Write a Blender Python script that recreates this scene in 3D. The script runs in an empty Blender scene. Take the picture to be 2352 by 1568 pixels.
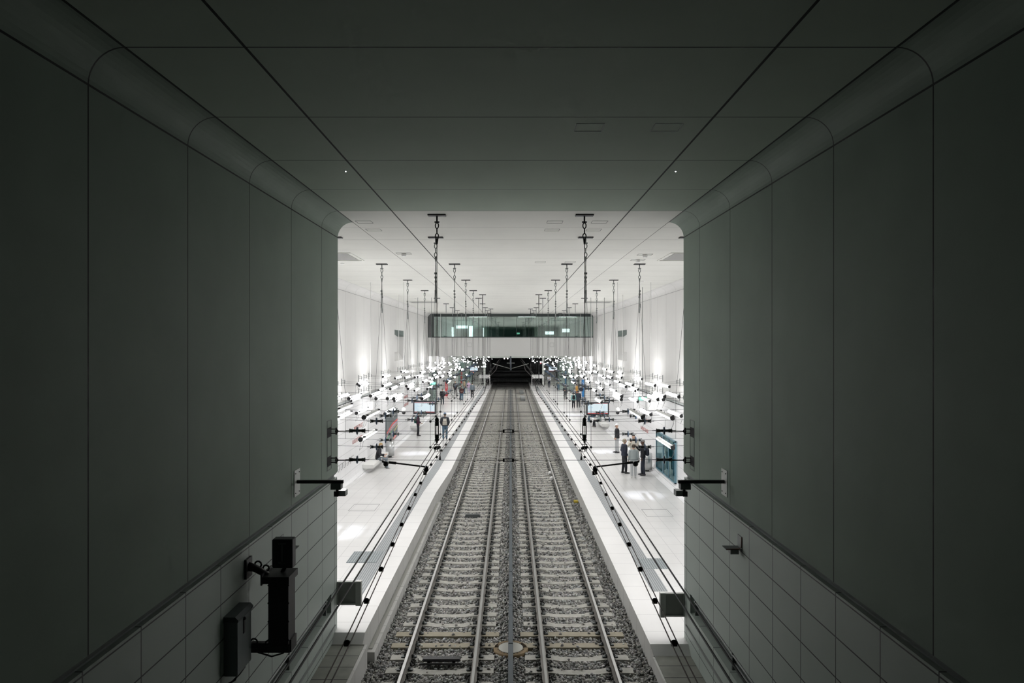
import bpy, bmesh, math, random
import numpy as np
from mathutils import Vector, Matrix
PI = math.pi
SC = bpy.context.scene
COL = SC.collection

# ------------------------------------------------------------------ camera
CH = 6.87
cd = bpy.data.cameras.new('camera'); cam = bpy.data.objects.new('camera', cd); COL.objects.link(cam)
cam.location = (0, 0, CH); cam.rotation_euler = (PI/2, 0, 0)
cd.lens = 24; cd.sensor_width = 36; cd.clip_start = .05; cd.clip_end = 400
cd.shift_x = 3/2352; cd.shift_y = 5/2352
SC.camera = cam
# ------------------------------------------------------------------ world and exposure
w = bpy.data.worlds.new('world'); SC.world = w; w.use_nodes = True
w.node_tree.nodes['Background'].inputs[0].default_value = (.75, 1, .93, 1)
w.node_tree.nodes['Background'].inputs[1].default_value = .0008
SC.view_settings.view_transform = 'Standard'; SC.view_settings.look = 'None'
SC.view_settings.exposure = 0.06; SC.view_settings.gamma = 1; SC.view_settings.use_curve_mapping = False
LAMP_E = 16.0
SPOT_E = 2600
cy = SC.cycles
cy.use_denoising = True
cy.max_bounces = 5; cy.diffuse_bounces = 4; cy.glossy_bounces = 2; cy.transmission_bounces = 2; cy.transparent_max_bounces = 8
cy.use_adaptive_sampling = True; cy.adaptive_threshold = .06; cy.adaptive_min_samples = 16
cy.caustics_reflective = False; cy.caustics_refractive = False; cy.sample_clamp_indirect = 4

# ------------------------------------------------------------------ materials
MATS = {}
def mat(name, col, rough=.5, metal=0, emit=0, ecol=None, spec=.5):
    if name in MATS: return MATS[name]
    m = bpy.data.materials.new(name); m.use_nodes = True
    b = m.node_tree.nodes['Principled BSDF']
    b.inputs['Base Color'].default_value = (*col, 1)
    b.inputs['Roughness'].default_value = rough; b.inputs['Metallic'].default_value = metal
    b.inputs['Specular IOR Level'].default_value = spec
    if emit:
        b.inputs['Emission Color'].default_value = (*(ecol or col), 1); b.inputs['Emission Strength'].default_value = emit
    MATS[name] = m
    return m
class NT:
    def __init__(s, m): s.t = m.node_tree; s.b = s.t.nodes['Principled BSDF']
    def n(s, typ, **k):
        nd = s.t.nodes.new(typ)
        for a, v in k.items(): setattr(nd, a, v)
        return nd
    def l(s, a, b): s.t.links.new(a, b)
    def math(s, op, a, b=None, c=None):
        nd = s.n('ShaderNodeMath', operation=op)
        for i, v in enumerate((a, b, c)):
            if v is None: continue
            if isinstance(v, (int, float)): nd.inputs[i].default_value = v
            else: s.l(v, nd.inputs[i])
        return nd.outputs[0]
    def pos(s):
        g = s.n('ShaderNodeNewGeometry'); x = s.n('ShaderNodeSeparateXYZ'); s.l(g.outputs['Position'], x.inputs[0])
        return g.outputs['Position'], x.outputs[0], x.outputs[1], x.outputs[2]
    def grid(s, c, off, sp, w):          # 1 inside a joint of width w that repeats every sp
        f = s.math('PINGPONG', s.math('SUBTRACT', c, off), sp/2)
        return s.math('LESS_THAN', f, w/2)
    def at(s, c, v, w):
        return s.math('LESS_THAN', s.math('ABSOLUTE', s.math('SUBTRACT', c, v)), w/2)
    def mx(s, *a):
        r = a[0]
        for b in a[1:]: r = s.math('MAXIMUM', r, b)
        return r
    def mixc(s, f, a, b):
        nd = s.n('ShaderNodeMix', data_type='RGBA')
        if isinstance(f, (int, float)): nd.inputs[0].default_value = f
        else: s.l(f, nd.inputs[0])
        for i, v in ((6, a), (7, b)):
            if isinstance(v, tuple): nd.inputs[i].default_value = (*v, 1)
            else: s.l(v, nd.inputs[i])
        return nd.outputs[2]
    def noise(s, p, sc, det=3, stretch=None):
        if stretch:
            mp = s.n('ShaderNodeMapping'); mp.inputs['Scale'].default_value = stretch; s.l(p, mp.inputs[0]); p = mp.outputs[0]
        nd = s.n('ShaderNodeTexNoise'); nd.inputs['Scale'].default_value = sc; nd.inputs['Detail'].default_value = det
        s.l(p, nd.inputs[0]); return nd.outputs[0]
    def bump(s, h, st, d=.01):
        nd = s.n('ShaderNodeBump'); nd.inputs['Strength'].default_value = st; nd.inputs['Distance'].default_value = d
        s.l(h, nd.inputs['Height']); s.l(nd.outputs[0], s.b.inputs['Normal'])
def joints(name, col, rough, build, dark=(.02, .022, .022), var=.06, ns=1.2, spec=.3):
    m = mat(name, col, rough, spec=spec); t = NT(m); P, x, y, z = t.pos()
    msk = build(t, x, y, z)
    n = t.noise(P, ns, 5)
    lo = tuple(c*(1-var) for c in col); hi = tuple(min(1, c*(1+var)) for c in col)
    c = t.mixc(n, lo, hi)
    t.l(t.mixc(msk, c, dark), t.b.inputs['Base Color'])
    t.bump(t.math('SUBTRACT', 1.0, msk), .6, .012)
    return m
TJ = 6.22                                                            # first panel joint, then every 1.92 m
M_CEIL = joints('pale_concrete_panel', (.68, .68, .645), .75, lambda t, x, y, z: t.mx(
    t.grid(y, TJ, 1.92, .014), t.at(t.math('ABSOLUTE', x), 2.42, .03), t.at(t.math('ABSOLUTE', x), 3.51, .014), t.at(t.math('ABSOLUTE', x), 7.11, .01)))
M_TCEIL = joints('ceiling_panel_shaded', (.385, .45, .385), .8, lambda t, x, y, z: t.mx(  # hall ceiling concrete again, its colour darkened for the tunnel's dimness
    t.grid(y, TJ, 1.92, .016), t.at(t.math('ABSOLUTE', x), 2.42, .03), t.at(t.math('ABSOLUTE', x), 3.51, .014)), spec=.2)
M_UPPER = joints('wall_panel_shaded', (.215, .268, .228), .68, lambda t, x, y, z: t.mx(t.grid(y, TJ, 1.92, .02), t.at(z, 9.23, .022), t.at(t.math('ABSOLUTE', x), 3.52, .022)), var=.12, spec=.3)  # tunnel wall colour darkened and greened to deepen the dimness
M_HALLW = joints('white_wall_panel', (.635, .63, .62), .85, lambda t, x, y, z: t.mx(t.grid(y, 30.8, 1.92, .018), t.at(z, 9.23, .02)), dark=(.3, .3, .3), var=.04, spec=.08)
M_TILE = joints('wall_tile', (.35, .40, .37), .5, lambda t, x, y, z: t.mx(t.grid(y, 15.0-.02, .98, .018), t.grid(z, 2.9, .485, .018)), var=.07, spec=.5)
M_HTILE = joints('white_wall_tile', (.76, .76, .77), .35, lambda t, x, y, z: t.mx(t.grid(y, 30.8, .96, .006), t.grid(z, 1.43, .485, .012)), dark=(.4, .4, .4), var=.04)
M_FLOOR = joints('white_stone_floor', (.66, .655, .645), .3, lambda t, x, y, z: t.mx(t.grid(y, 15.5, .96, .010),
    t.math('MULTIPLY', t.grid(t.math('ABSOLUTE', x), 4.57, .5, .008), t.math('GREATER_THAN', t.math('ABSOLUTE', x), 3.9))), dark=(.33, .33, .33), var=.07, ns=.9, spec=.5)
M_EDGE = joints('platform_face', (.55, .55, .53), .6, lambda t, x, y, z: t.grid(y, 15.5, .96, .012), dark=(.2, .2, .2), var=.08)
M_DECK = joints('weathered_deck', (.22, .225, .2), .8, lambda t, x, y, z: t.grid(y, 14.2, .5, .02), var=.35, ns=3)
M_CHAM = mat('chamfer_grey', (.22, .24, .235), .6)
M_BLACK = mat('black_metal', (.012, .012, .014), .5)
M_WIRE = mat('dark_wire', (.03, .032, .035), .45, .6)
M_INS = mat('dark_insulator', (.05, .055, .055), .4)
M_DISC = mat('blue_porcelain', (.04, .075, .13), .3)
M_STEEL = mat('steel', (.55, .56, .56), .3, .9)
M_GREYM = mat('grey_metal', (.22, .235, .23), .45, .3)
M_DGREY = mat('dark_grey_metal', (.09, .1, .1), .5, .2)
M_WHITE = mat('white_paint', (.8, .8, .79), .5)
M_LED = mat('lamp_diffuser', (.95, .95, 1), .4, emit=LAMP_E, ecol=(1, .985, .975))
M_SHELL = mat('lamp_shell', (.8, .8, .78), .35, emit=LAMP_E*.95, ecol=(1, 1, 1))
M_SHELLG = mat('lamp_shell_grey', (.5, .5, .48), .4, emit=.12, ecol=(1, 1, .95))
M_DARK = mat('unlit_black', (.008, .009, .012), .8)  # near-black colour stands in for darkness in the unlit tunnel and wall pockets
M_CONC = mat('sleeper_concrete', (.44, .44, .40), .85)
t = NT(M_CONC); P, x, y, z = t.pos()
t.l(t.mixc(t.noise(P, 9, 6), (.26, .255, .23), (.52, .51, .465)), t.b.inputs['Base Color']); t.bump(t.noise(P, 60, 4), .4, .01)
M_WOOD = mat('sleeper_wood', (.3, .28, .22), .85)
t = NT(M_WOOD); P, x, y, z = t.pos()
t.l(t.mixc(t.noise(P, 5, 6, (1, 12, 12)), (.16, .145, .11), (.42, .38, .29)), t.b.inputs['Base Color'])
M_BALL = mat('ballast_bed', (.2, .2, .19), .9)
t = NT(M_BALL); P, x, y, z = t.pos()
v = t.n('ShaderNodeTexVoronoi'); v.inputs['Scale'].default_value = 17; t.l(P, v.inputs[0])
bw = t.n('ShaderNodeSeparateColor'); t.l(v.outputs['Color'], bw.inputs[0])
c1 = t.mixc(bw.outputs[0], (.09, .09, .085), (.46, .45, .42))
t.l(c1, t.b.inputs['Base Color']); t.bump(t.math('SUBTRACT', 1.0, v.outputs['Distance']), 1, .05)
M_STONE = mat('ballast_stone', (.3, .3, .28), .85)
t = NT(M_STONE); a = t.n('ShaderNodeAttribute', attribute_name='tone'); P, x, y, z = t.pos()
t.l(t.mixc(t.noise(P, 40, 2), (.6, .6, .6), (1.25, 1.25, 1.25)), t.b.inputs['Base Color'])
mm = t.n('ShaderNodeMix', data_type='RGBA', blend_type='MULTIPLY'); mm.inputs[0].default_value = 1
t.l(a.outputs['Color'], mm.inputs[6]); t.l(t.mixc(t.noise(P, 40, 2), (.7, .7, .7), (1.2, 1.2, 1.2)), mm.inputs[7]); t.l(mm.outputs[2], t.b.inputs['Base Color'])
M_RAILTOP = mat('rail_polished', (.38, .38, .37), .38, .9)
M_RAIL = mat('rail_side', (.16, .15, .135), .6, .3)
M_STRIP = mat('ribbed_guide_strip', (.33, .36, .37), .45)
t = NT(M_STRIP); P, x, y, z = t.pos()
t.l(t.mixc(t.grid(x, 0, .06, .03), (.14, .155, .165), (.30, .32, .325)), t.b.inputs['Base Color'])
t.bump(t.grid(x, 0, .06, .03), .5, .01)
M_PAD = mat('studded_pad', (.2, .22, .23), .45)
t = NT(M_PAD); P, x, y, z = t.pos()
t.l(t.mixc(t.math('MULTIPLY', t.grid(x, 0, .07, .035), t.grid(y, 0, .07, .035)), (.10, .13, .14), (.42, .45, .45)), t.b.inputs['Base Color'])
def glass(name, tint, rough=.02, gl=.12):
    m = bpy.data.materials.new(name); m.use_nodes = True; nt = m.node_tree; nt.nodes.clear()
    o = nt.nodes.new('ShaderNodeOutputMaterial'); mx = nt.nodes.new('ShaderNodeMixShader')
    tr = nt.nodes.new('ShaderNodeBsdfTransparent'); tr.inputs[0].default_value = (*tint, 1)
    g = nt.nodes.new('ShaderNodeBsdfGlossy'); g.inputs[0].default_value = (.82, .92, .88, 1); g.inputs[1].default_value = rough
    mx.inputs[0].default_value = gl
    nt.links.new(tr.outputs[0], mx.inputs[1]); nt.links.new(g.outputs[0], mx.inputs[2]); nt.links.new(mx.outputs[0], o.inputs[0])
    return m
M_GLASS = glass('green_tinted_glass', (.74, .84, .81), gl=.38)
M_VITR = glass('display_case_glass', (.55, .75, .8), gl=.25)

# ------------------------------------------------------------------ mesh helpers
class MB:
    def __init__(s): s.v = []; s.f = []; s.m = []; s.sm = []
    def add(s, vs, fs, mi=0, smooth=False):
        o = len(s.v); s.v += [tuple(v) for v in vs]
        for f in fs: s.f.append(tuple(i+o for i in f)); s.m.append(mi); s.sm.append(smooth)
        return s
    def box(s, a, b, mi=0):
        x0, y0, z0 = a; x1, y1, z1 = b
        v = [(x0,y0,z0),(x1,y0,z0),(x1,y1,z0),(x0,y1,z0),(x0,y0,z1),(x1,y0,z1),(x1,y1,z1),(x0,y1,z1)]
        return s.add(v, [(3,2,1,0),(4,5,6,7),(0,1,5,4),(1,2,6,5),(2,3,7,6),(3,0,4,7)], mi)
    def bbox(s, a, b, r=.01, mi=0):                                   # box with chamfered long edges
        bm = bmesh.new(); bmesh.ops.create_cube(bm, size=1)
        for v in bm.verts:
            v.co = Vector([(a[i]+b[i])/2 + v.co[i]*(b[i]-a[i]) for i in range(3)])
        bmesh.ops.bevel(bm, geom=bm.edges[:], offset=min(r, .45*min(abs(b[i]-a[i]) for i in range(3))), segments=2, affect='EDGES')
        bm.verts.index_update()
        s.add([v.co[:] for v in bm.verts], [[v.index for v in f.verts] for f in bm.faces], mi); bm.free(); return s
    def prism(s, poly, axis, a, b, mi=0, smooth=False):               # poly in the two other axes, extruded along axis
        n = len(poly)
        def pt(p, t):
            if axis == 'y': return (p[0], t, p[1])
            if axis == 'x': return (t, p[0], p[1])
            return (p[0], p[1], t)
        v = [pt(p, a) for p in poly]+[pt(p, b) for p in poly]
        s.add(v, [(i, (i+1) % n, (i+1) % n+n, i+n) for i in range(n)], mi, smooth)
        s.add(v, [tuple(range(n))[::-1], tuple(range(n, 2*n))], mi); return s
    def tube(s, pts, r, n=8, mi=0, smooth=True, ref=None, caps=True):
        pts = [Vector(p) for p in pts]; k = len(pts)
        rr = r if isinstance(r, (list, tuple)) else [r]*k
        rr = [(q, q) if isinstance(q, (int, float)) else q for q in rr]
        vs = []; pref = Vector(ref) if ref else None
        side = None
        for i, p in enumerate(pts):
            t = (pts[min(i+1, k-1)]-pts[max(i-1, 0)]).normalized()
            if side is None or pref is not None:
                rf = pref if pref is not None and abs(t.dot(pref)) < .97 else (Vector((0,0,1)) if abs(t.z) < .9 else Vector((0,1,0)))
                side = rf.cross(t).normalized()
            else:
                side = (side - t*side.dot(t)).normalized()
            up = t.cross(side)
            for j in range(n):
                a = 2*PI*j/n
                vs.append(p+side*(math.cos(a)*rr[i][0])+up*(math.sin(a)*rr[i][1]))
        fs = [(i*n+j, i*n+(j+1) % n, (i+1)*n+(j+1) % n, (i+1)*n+j) for i in range(k-1) for j in range(n)]
        s.add(vs, fs, mi, smooth)
        if caps:
            o = len(s.v)-len(vs)
            s.f += [tuple(o+j for j in range(n))[::-1], tuple(o+(k-1)*n+j for j in range(n))]; s.m += [mi, mi]; s.sm += [False, False]
        return s
    def ball(s, c, r, n=8, mi=0):
        if isinstance(r, (int, float)): r = (r, r, r)
        vs = [(c[0], c[1], c[2]-r[2])]; m = max(3, n//2)
        for i in range(1, m):
            a = PI*i/m
            for j in range(n): vs.append((c[0]+r[0]*math.sin(a)*math.cos(2*PI*j/n), c[1]+r[1]*math.sin(a)*math.sin(2*PI*j/n), c[2]-r[2]*math.cos(a)))
        vs.append((c[0], c[1], c[2]+r[2])); e = len(vs)-1
        fs = [(0, 1+(j+1) % n, 1+j) for j in range(n)]
        for i in range(m-2): fs += [(1+i*n+j, 1+i*n+(j+1) % n, 1+(i+1)*n+(j+1) % n, 1+(i+1)*n+j) for j in range(n)]
        fs += [(e, 1+(m-2)*n+j, 1+(m-2)*n+(j+1) % n) for j in range(n)]
        return s.add(vs, fs, mi, True)
    def ring(s, c, R, r, axis='y', n=14, mi=0, k=6, sq=1):
        pts = []
        for i in range(n+1):
            a = 2*PI*i/n; u = R*math.cos(a); v = R*sq*math.sin(a)
            pts.append((c[0]+u, c[1], c[2]+v) if axis == 'y' else (c[0], c[1]+u, c[2]+v) if axis == 'x' else (c[0]+u, c[1]+v, c[2]))
        return s.tube(pts, r, k, mi, caps=False)
    def obj(s, name, mats, parent=None, loc=None):
        me = bpy.data.meshes.new(name); me.from_pydata(s.v, [], s.f)
        if not isinstance(mats, (list, tuple)): mats = [mats]
        for m in mats: me.materials.append(m)
        me.polygons.foreach_set('material_index', s.m); me.polygons.foreach_set('use_smooth', s.sm)
        me.update()
        o = bpy.data.objects.new(name, me); COL.objects.link(o)
        if parent is not None: o.parent = parent
        if loc: o.location = loc
        return o
def tag(o, label=None, cat=None, group=None, kind=None):
    if label: o['label'] = label
    if cat: o['category'] = cat
    if group: o['group'] = group
    if kind: o['kind'] = kind
    return o
def thing(name, label, cat, loc=(0,0,0), rz=0, group=None):
    o = bpy.data.objects.new(name, None); COL.objects.link(o); o.empty_display_size = .1
    o.location = loc; o.rotation_euler = (0, 0, rz)
    return tag(o, label, cat, group)
def struct(o): o['kind'] = 'structure'; return o
def dup(root, loc=None, rz=None, sx=1):
    r = root.copy(); COL.objects.link(r)
    if loc is not None: r.location = loc
    if rz is not None: r.rotation_euler = (0, 0, rz)
    def rec(a, b):
        for ch in a.children:
            c = ch.copy(); COL.objects.link(c); c.parent = b; rec(ch, c)
    rec(root, r)
    return r
ORD = ['first','second','third','fourth','fifth','sixth','seventh','eighth','ninth','tenth','eleventh','twelfth','thirteenth','fourteenth','fifteenth','sixteenth','seventeenth','eighteenth','nineteenth','twentieth']
SIDE = {-1: 'left', 1: 'right'}
# ================================================================== THE SETTING
CZ = 9.57; YO = 15.2; YB = 61.7; YE = 107.0; XH = 7.45; XF = 9.8
struct(MB().box((-8.2, 13.9, CZ), (8.2, YB+14, CZ+.3)).obj('ceiling', M_CEIL))
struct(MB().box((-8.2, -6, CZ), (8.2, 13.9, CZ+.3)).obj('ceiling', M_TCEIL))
R_ = .34
def arc(cx, cz, r, a0, a1, n=8): return [(cx+r*math.cos(a0+(a1-a0)*i/n), cz+r*math.sin(a0+(a1-a0)*i/n)) for i in range(n+1)]
for s in (-1, 1):
    nm = 'wall_'+SIDE[s]
    # tunnel: upper panel wall curving into the ceiling, chamfer, tiled lower wall with a recess
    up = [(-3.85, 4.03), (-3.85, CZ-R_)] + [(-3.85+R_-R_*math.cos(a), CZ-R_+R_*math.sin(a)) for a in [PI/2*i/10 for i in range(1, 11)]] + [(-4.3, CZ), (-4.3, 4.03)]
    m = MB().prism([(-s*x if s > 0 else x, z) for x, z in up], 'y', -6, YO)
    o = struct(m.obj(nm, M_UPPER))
    ch = [(-3.85, 4.03), (-3.935, 3.93), (-3.935, 3.91), (-4.3, 3.91), (-4.3, 4.03)]
    struct(MB().prism([(x*-s, z) for x, z in ch], 'y', -6, YO).obj('trim_'+('1' if s < 0 else '2'), M_CHAM))
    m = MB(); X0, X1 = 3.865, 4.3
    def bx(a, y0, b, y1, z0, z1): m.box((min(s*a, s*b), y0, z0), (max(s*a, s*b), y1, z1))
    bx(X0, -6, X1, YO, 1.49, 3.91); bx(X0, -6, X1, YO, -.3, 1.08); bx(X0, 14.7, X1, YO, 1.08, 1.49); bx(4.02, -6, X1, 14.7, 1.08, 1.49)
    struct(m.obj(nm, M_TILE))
    # wall that closes the hall around the tunnel mouth
    x0, x1 = (-8.2, -4.3) if s < 0 else (4.3, 8.2)
    struct(MB().box((x0, YO-.3, -.5), (x1, YO, CZ)).obj('wall_front', M_HALLW))
    # hall wall with alcove
    ya, yb, za, zb = 43.8, 47.7, 5.75, 7.76
    m = MB()
    def bx(a, y0, b, y1, z0, z1): m.box((min(s*a, s*b), y0, z0), (max(s*a, s*b), y1, z1))
    XO = 8.2
    bx(XH, YO, XO, ya, 4.2, CZ); bx(XH, yb, XO, YB+14, 4.2, CZ); bx(XH, ya, XO, yb, 4.2, za); bx(XH, ya, XO, yb, zb, CZ); bx(XH+.45, ya, XO, yb, za, zb)
    cv = [(XH, CZ-R_)]+[(XH-R_+R_*math.cos(a), CZ-R_+R_*math.sin(a)) for a in [PI/2*i/8 for i in range(0, 9)]]+[(XH, CZ)]
    m.prism([(x*s, z) for x, z in cv], 'y', YO, YB)
    struct(m.obj(nm, M_HALLW))
    # sloping sill at the foot of the alcove
    struct(MB().prism([(s*XH, 5.75), (s*(XH+.45), 6.3), (s*(XH+.45), 5.75)], 'y', ya, yb).obj('trim_5', M_HALLW))
    struct(MB().prism([(43.8, 7.76), (47.7, 7.36), (47.7, 7.76)], 'x', *sorted((s*(XH+.002), s*(XH+.45)))).obj('trim_6', mat('soffit_green', (.09, .12, .11), .6)))
    F = .45
    fil = [(XH, 4.2), (XH, .33+F)]+[(XH-F+F*math.cos(a), .33+F-F*math.sin(a)) for a in [PI/2*i/8 for i in range(1, 9)]]+[(XH-F, .2), (XO, .2), (XO, 4.2)]
    struct(MB().prism([(x*s, z) for x, z in fil], 'y', YO, YB).obj(nm, M_HTILE))
    # far zone under the gallery
    m = MB(); a, b = sorted((s*XF, s*(XF+.3))); m.box((a, YB, .2), (b, YE, 5.73)); a, b = sorted((s*XH, s*XF)); m.box((a, YB, .2), (b, YB+.3, 5.73))
    struct(m.obj(nm, M_HALLW))
# bridge gallery
M_LOBBYF = mat('gallery_floor', (.3, .32, .3), .5)
struct(MB().box((-XH, YB, 5.73), (XH, YB+.25, 7.45)).obj('wall_gallery', joints('gallery_front', (.62, .62, .605), .6, lambda t, x, y, z: t.at(t.math('ABSOLUTE', x), 2.42, .035), var=.02)))
struct(MB().box((-XF-.3, YB+.25, 5.73), (XF+.3, YE+9, 6.1)).obj('ceiling', M_HALLW))
struct(MB().box((-XH, YB+.25, 7.1), (XH, YB+13, 7.45)).obj('floor', M_LOBBYF))
fr = MB().box((-XH, YB-.02, 9.31), (XH, YB+.14, CZ)).box((-XH, YB-.03, 7.42), (XH, YB+.12, 7.5)).box((-XH, YB-.01, 7.5), (-6.93, YB+.1, 9.31))
for k in range(-6, 7):
    X = -.61+1.13*k
    if -6.9 < X < XH: fr.box((X-.012, YB, 7.5), (X+.012, YB+.06, 9.31))
wf = struct(fr.obj('window_1', mat('dark_frame', (.03, .04, .04), .5)))
MB().box((-6.93, YB+.02, 7.5), (XH, YB+.04, 9.31)).obj('pane', M_GLASS, wf)
M_LOBBY = mat('green_lobby_wall', (.4, .52, .48), .6)
M_LOBBYD = mat('dark_lobby_wall', (.34, .5, .44), .6)
struct(MB().box((-XH, YB+12, 7.45), (XH, YB+12.3, CZ)).obj('wall_back', M_LOBBY))
struct(MB().box((-4.5, YB+11.85, 7.45), (4.6, YB+12, 8.9)).obj('wall_back', M_LOBBYD))
# end wall with track tunnel and stair openings
m = MB()
for a, b, z0, z1 in ((-XF, -7.7, .2, 5.73), (-7.7, 7.9, 4.62, 5.73), (7.9, XF, .2, 5.73)): m.box((a, YE, z0), (b, YE+.3, z1))
m.box((-4.25, YE, .2), (-3.95, YE+.3, 4.62)); m.box((4.95, YE, .2), (5.25, YE+.3, 4.62))
struct(m.obj('wall_end', mat('greenish_end_wall', (.55, .58, .54), .7)))
struct(MB().box((-4.1, YE+.3, -.5), (-3.95, YE+30, 4.7)).box((4.95, YE+.3, -.5), (5.1, YE+30, 4.7)).box((-4.1, YE+30, -.5), (5.1, YE+30.2, 4.7)).box((-4.1, YE+.3, 4.62), (5.1, YE+30, 4.8)).box((-4.1, YE+.3, -.5), (5.1, YE+30, -.3)).obj('wall_end', M_DARK))
struct(MB().box((-XF, YE+9, .2), (-4.2, YE+9.2, 7)).box((5.2, YE+9, .2), (XF, YE+9.2, 7)).obj('wall_end', M_HALLW))
# platforms
def platform(s, prof, xe, name):
    m = MB(); n = len(prof)
    top = []; 
    for (Y, z, e) in prof: top += [(s*e, Y, z), (s*8.0, Y, z)]
    for (Y, z, e) in prof: top += [(s*e, Y, -.5), (s*8.0, Y, -.5)]
    N = 2*n
    for i in range(n-1):
        a = 2*i
        m.add([top[a], top[a+1], top[a+3], top[a+2]], [(0,1,2,3)] if s > 0 else [(3,2,1,0)], 0)
        m.add([top[a], top[a+2], top[N+a+2], top[N+a]], [(0,1,2,3)] if s > 0 else [(3,2,1,0)], 1)
    m.add([top[0], top[1], top[N+1], top[N]], [(0,3,2,1)] if s > 0 else [(1,2,3,0)], 1)
    a = 2*(n-1); m.add([top[a], top[a+1], top[N+a+1], top[N+a]], [(0,1,2,3)] if s > 0 else [(3,2,1,0)], 1)
    # widening under the gallery
    a, b = sorted((s*8.0, s*XF)); m.box((a, YB, 0), (b, YE, prof[-1][1]))
    a, b = sorted((s*prof[-1][2], s*XF)); m.box((a, YE, 0), (b, YE+9, prof[-1][1]))
    return struct(m.obj('floor', [M_FLOOR, M_EDGE]))
platform(-1, [(14.75, .38, 3.2), (14.95, .55, 3.19), (29, .55, 3.17), (35.6, .34, 3.08), (YE, .34, 3.05)], 0, 'floor')
platform(1, [(14.65, .17, 3.07), (14.85, .34, 3.03), (YE, .34, 3.02)], 0, 'floor')
def zfl(X, Y):
    if X > 0: return .34
    return .55 if Y < 29 else .34 if Y > 35.6 else .55-.21*(Y-29)/6.6
# service decks beside the track in the tunnel
struct(MB().box((-3.9, -6, -.5), (-3.16, 14.75, .38)).obj('floor', M_DECK))
struct(MB().box((3.09, -6, -.5), (3.9, 14.65, .17)).obj('floor', M_DECK))
struct(MB().box((-3.16, -6, -.5), (-3.1, 14.75, .36)).obj('trim_3', M_EDGE)); struct(MB().box((3.05, -6, -.5), (3.09, 14.65, .15)).obj('trim_4', M_EDGE))
tag(MB().box((-3.3, -6, -.7), (3.3, YE+30, -.24)).obj('ballast_bed', M_BALL), 'bed of grey crushed stone running under both tracks', 'ballast', kind='stuff')
# cable trough beside the left platform
g = thing('cable_trough', 'pale concrete cable trough along the foot of the left platform face', 'trough', (-3.1, 15, -.2))
m = MB()
for k in range(14): m.box((-.1, .05+k*1.02, 0), (.1, 1.05+k*1.02, .27))
m.obj('channel', M_EDGE, g)
MB().box((-.06, .2, .27), (.02, 14, .285)).obj('lid', mat('trough_lid', (.38, .38, .35), .8), g)
# guide strips and studded pads
for s in (-1, 1):
    if s < 0:
        m = MB()
        P = [(16.6, .555), (29, .555), (35.6, .345), (104, .345)]
        for (y0, z0), (y1, z1) in zip(P, P[1:]):
            m.add([(-4.15, y0, z0), (-3.73, y0, z0), (-3.73, y1, z1), (-4.15, y1, z1), (-4.15, y0, z0-.02), (-3.73, y0, z0-.02), (-3.73, y1, z1-.02), (-4.15, y1, z1-.02)], [(0,1,2,3),(0,4,5,1),(1,5,6,2),(3,2,6,7),(0,3,7,4)])
    else: m = MB().box((3.73, 18, .33), (4.15, 104, .345))
    tag(m.obj('guide_strip', M_STRIP), 'grey ribbed guide strip along the edge of the %s platform' % SIDE[s], 'guide strip')
tag(MB().box((-4.75, 19.7, .55), (-3.88, 20.75, .56)).obj('tactile_pad', M_PAD), 'studded dark pad in the floor near the end of the left platform', 'tactile paving')
tag(MB().box((3.88, 19.8, .34), (4.62, 20.75, .35)).obj('tactile_pad', M_PAD), 'studded dark pad in the floor near the end of the right platform', 'tactile paving')
# floor hatches (thin outlines)
def outline(m, x0, x1, y0, y1, z, w=.012, h=.006, axis='z'):
    if axis == 'z':
        m.box((x0, y0, z), (x1, y0+w, z+h)); m.box((x0, y1-w, z), (x1, y1, z+h)); m.box((x0, y0+w, z), (x0+w, y1-w, z+h)); m.box((x1-w, y0+w, z), (x1, y1-w, z+h))
    return m
for s in (-1, 1):
    o = outline(MB(), *sorted((s*5.15, s*6.15)), 25.8, 26.9, (.55 if s < 0 else .34)).obj('floor_hatch', mat('hatch_line', (.25, .25, .25), .6))
    tag(o, 'square access hatch outline in the %s platform floor' % SIDE[s], 'hatch')
# ceiling hatches, vents, detectors, small lights
def ceil_hatch(x, y, label, w=.35, d=.3, det=False):
    t = thing('ceiling_hatch', label, 'hatch', (x, y, CZ))
    outline(MB(), -w/2, w/2, -d/2, d/2, -.005, .007, .006).obj('frame', M_DGREY, t)
for (x, y, lb) in ((.98, 8.53, 'left one of two ceiling hatches outlined in the dark tunnel ceiling'), (1.95, 8.53, 'right one of two ceiling hatches outlined in the dark tunnel ceiling'),
    (.98, 15.15, 'ceiling hatch by the tunnel mouth, nearer row, left of the right hanger plate'), (1.97, 15.15, 'ceiling hatch by the tunnel mouth, nearer row, right of the right hanger plate'),
    (.98, 16.2, 'ceiling hatch in the hall, second row, left of the right hanger plate'), (1.97, 16.2, 'ceiling hatch in the hall, second row, right of the right hanger plate'),
    (-3.25, 15.15, 'ceiling hatch at the upper left corner of the tunnel mouth'), (-3.25, 16.2, 'ceiling hatch just inside the hall at the upper left'),
    (.98, 22.6, 'small ceiling hatch outline in mid hall, left of two'), (1.97, 22.6, 'small ceiling hatch outline in mid hall, right of two')):
    ceil_hatch(x, y, lb)
for s in (-1, 1):
    for y0, wd in ((20.4, 'large grey ceiling vent by the tunnel mouth over the %s platform'), (43.6, 'grey ceiling vent far down the hall over the %s platform')):
        t = thing('ceiling_vent', wd % SIDE[s], 'vent', (s*5.7, y0+.8, CZ))
        outline(MB(), -.95, .95, -.95, .95, -.02, .05, .02).obj('frame', M_CEIL, t)
        MB().box((-.8, -.8, -.012), (.8, .8, 0)).obj('grille', mat('vent_grey', (.3, .3, .29), .7), t)
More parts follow.
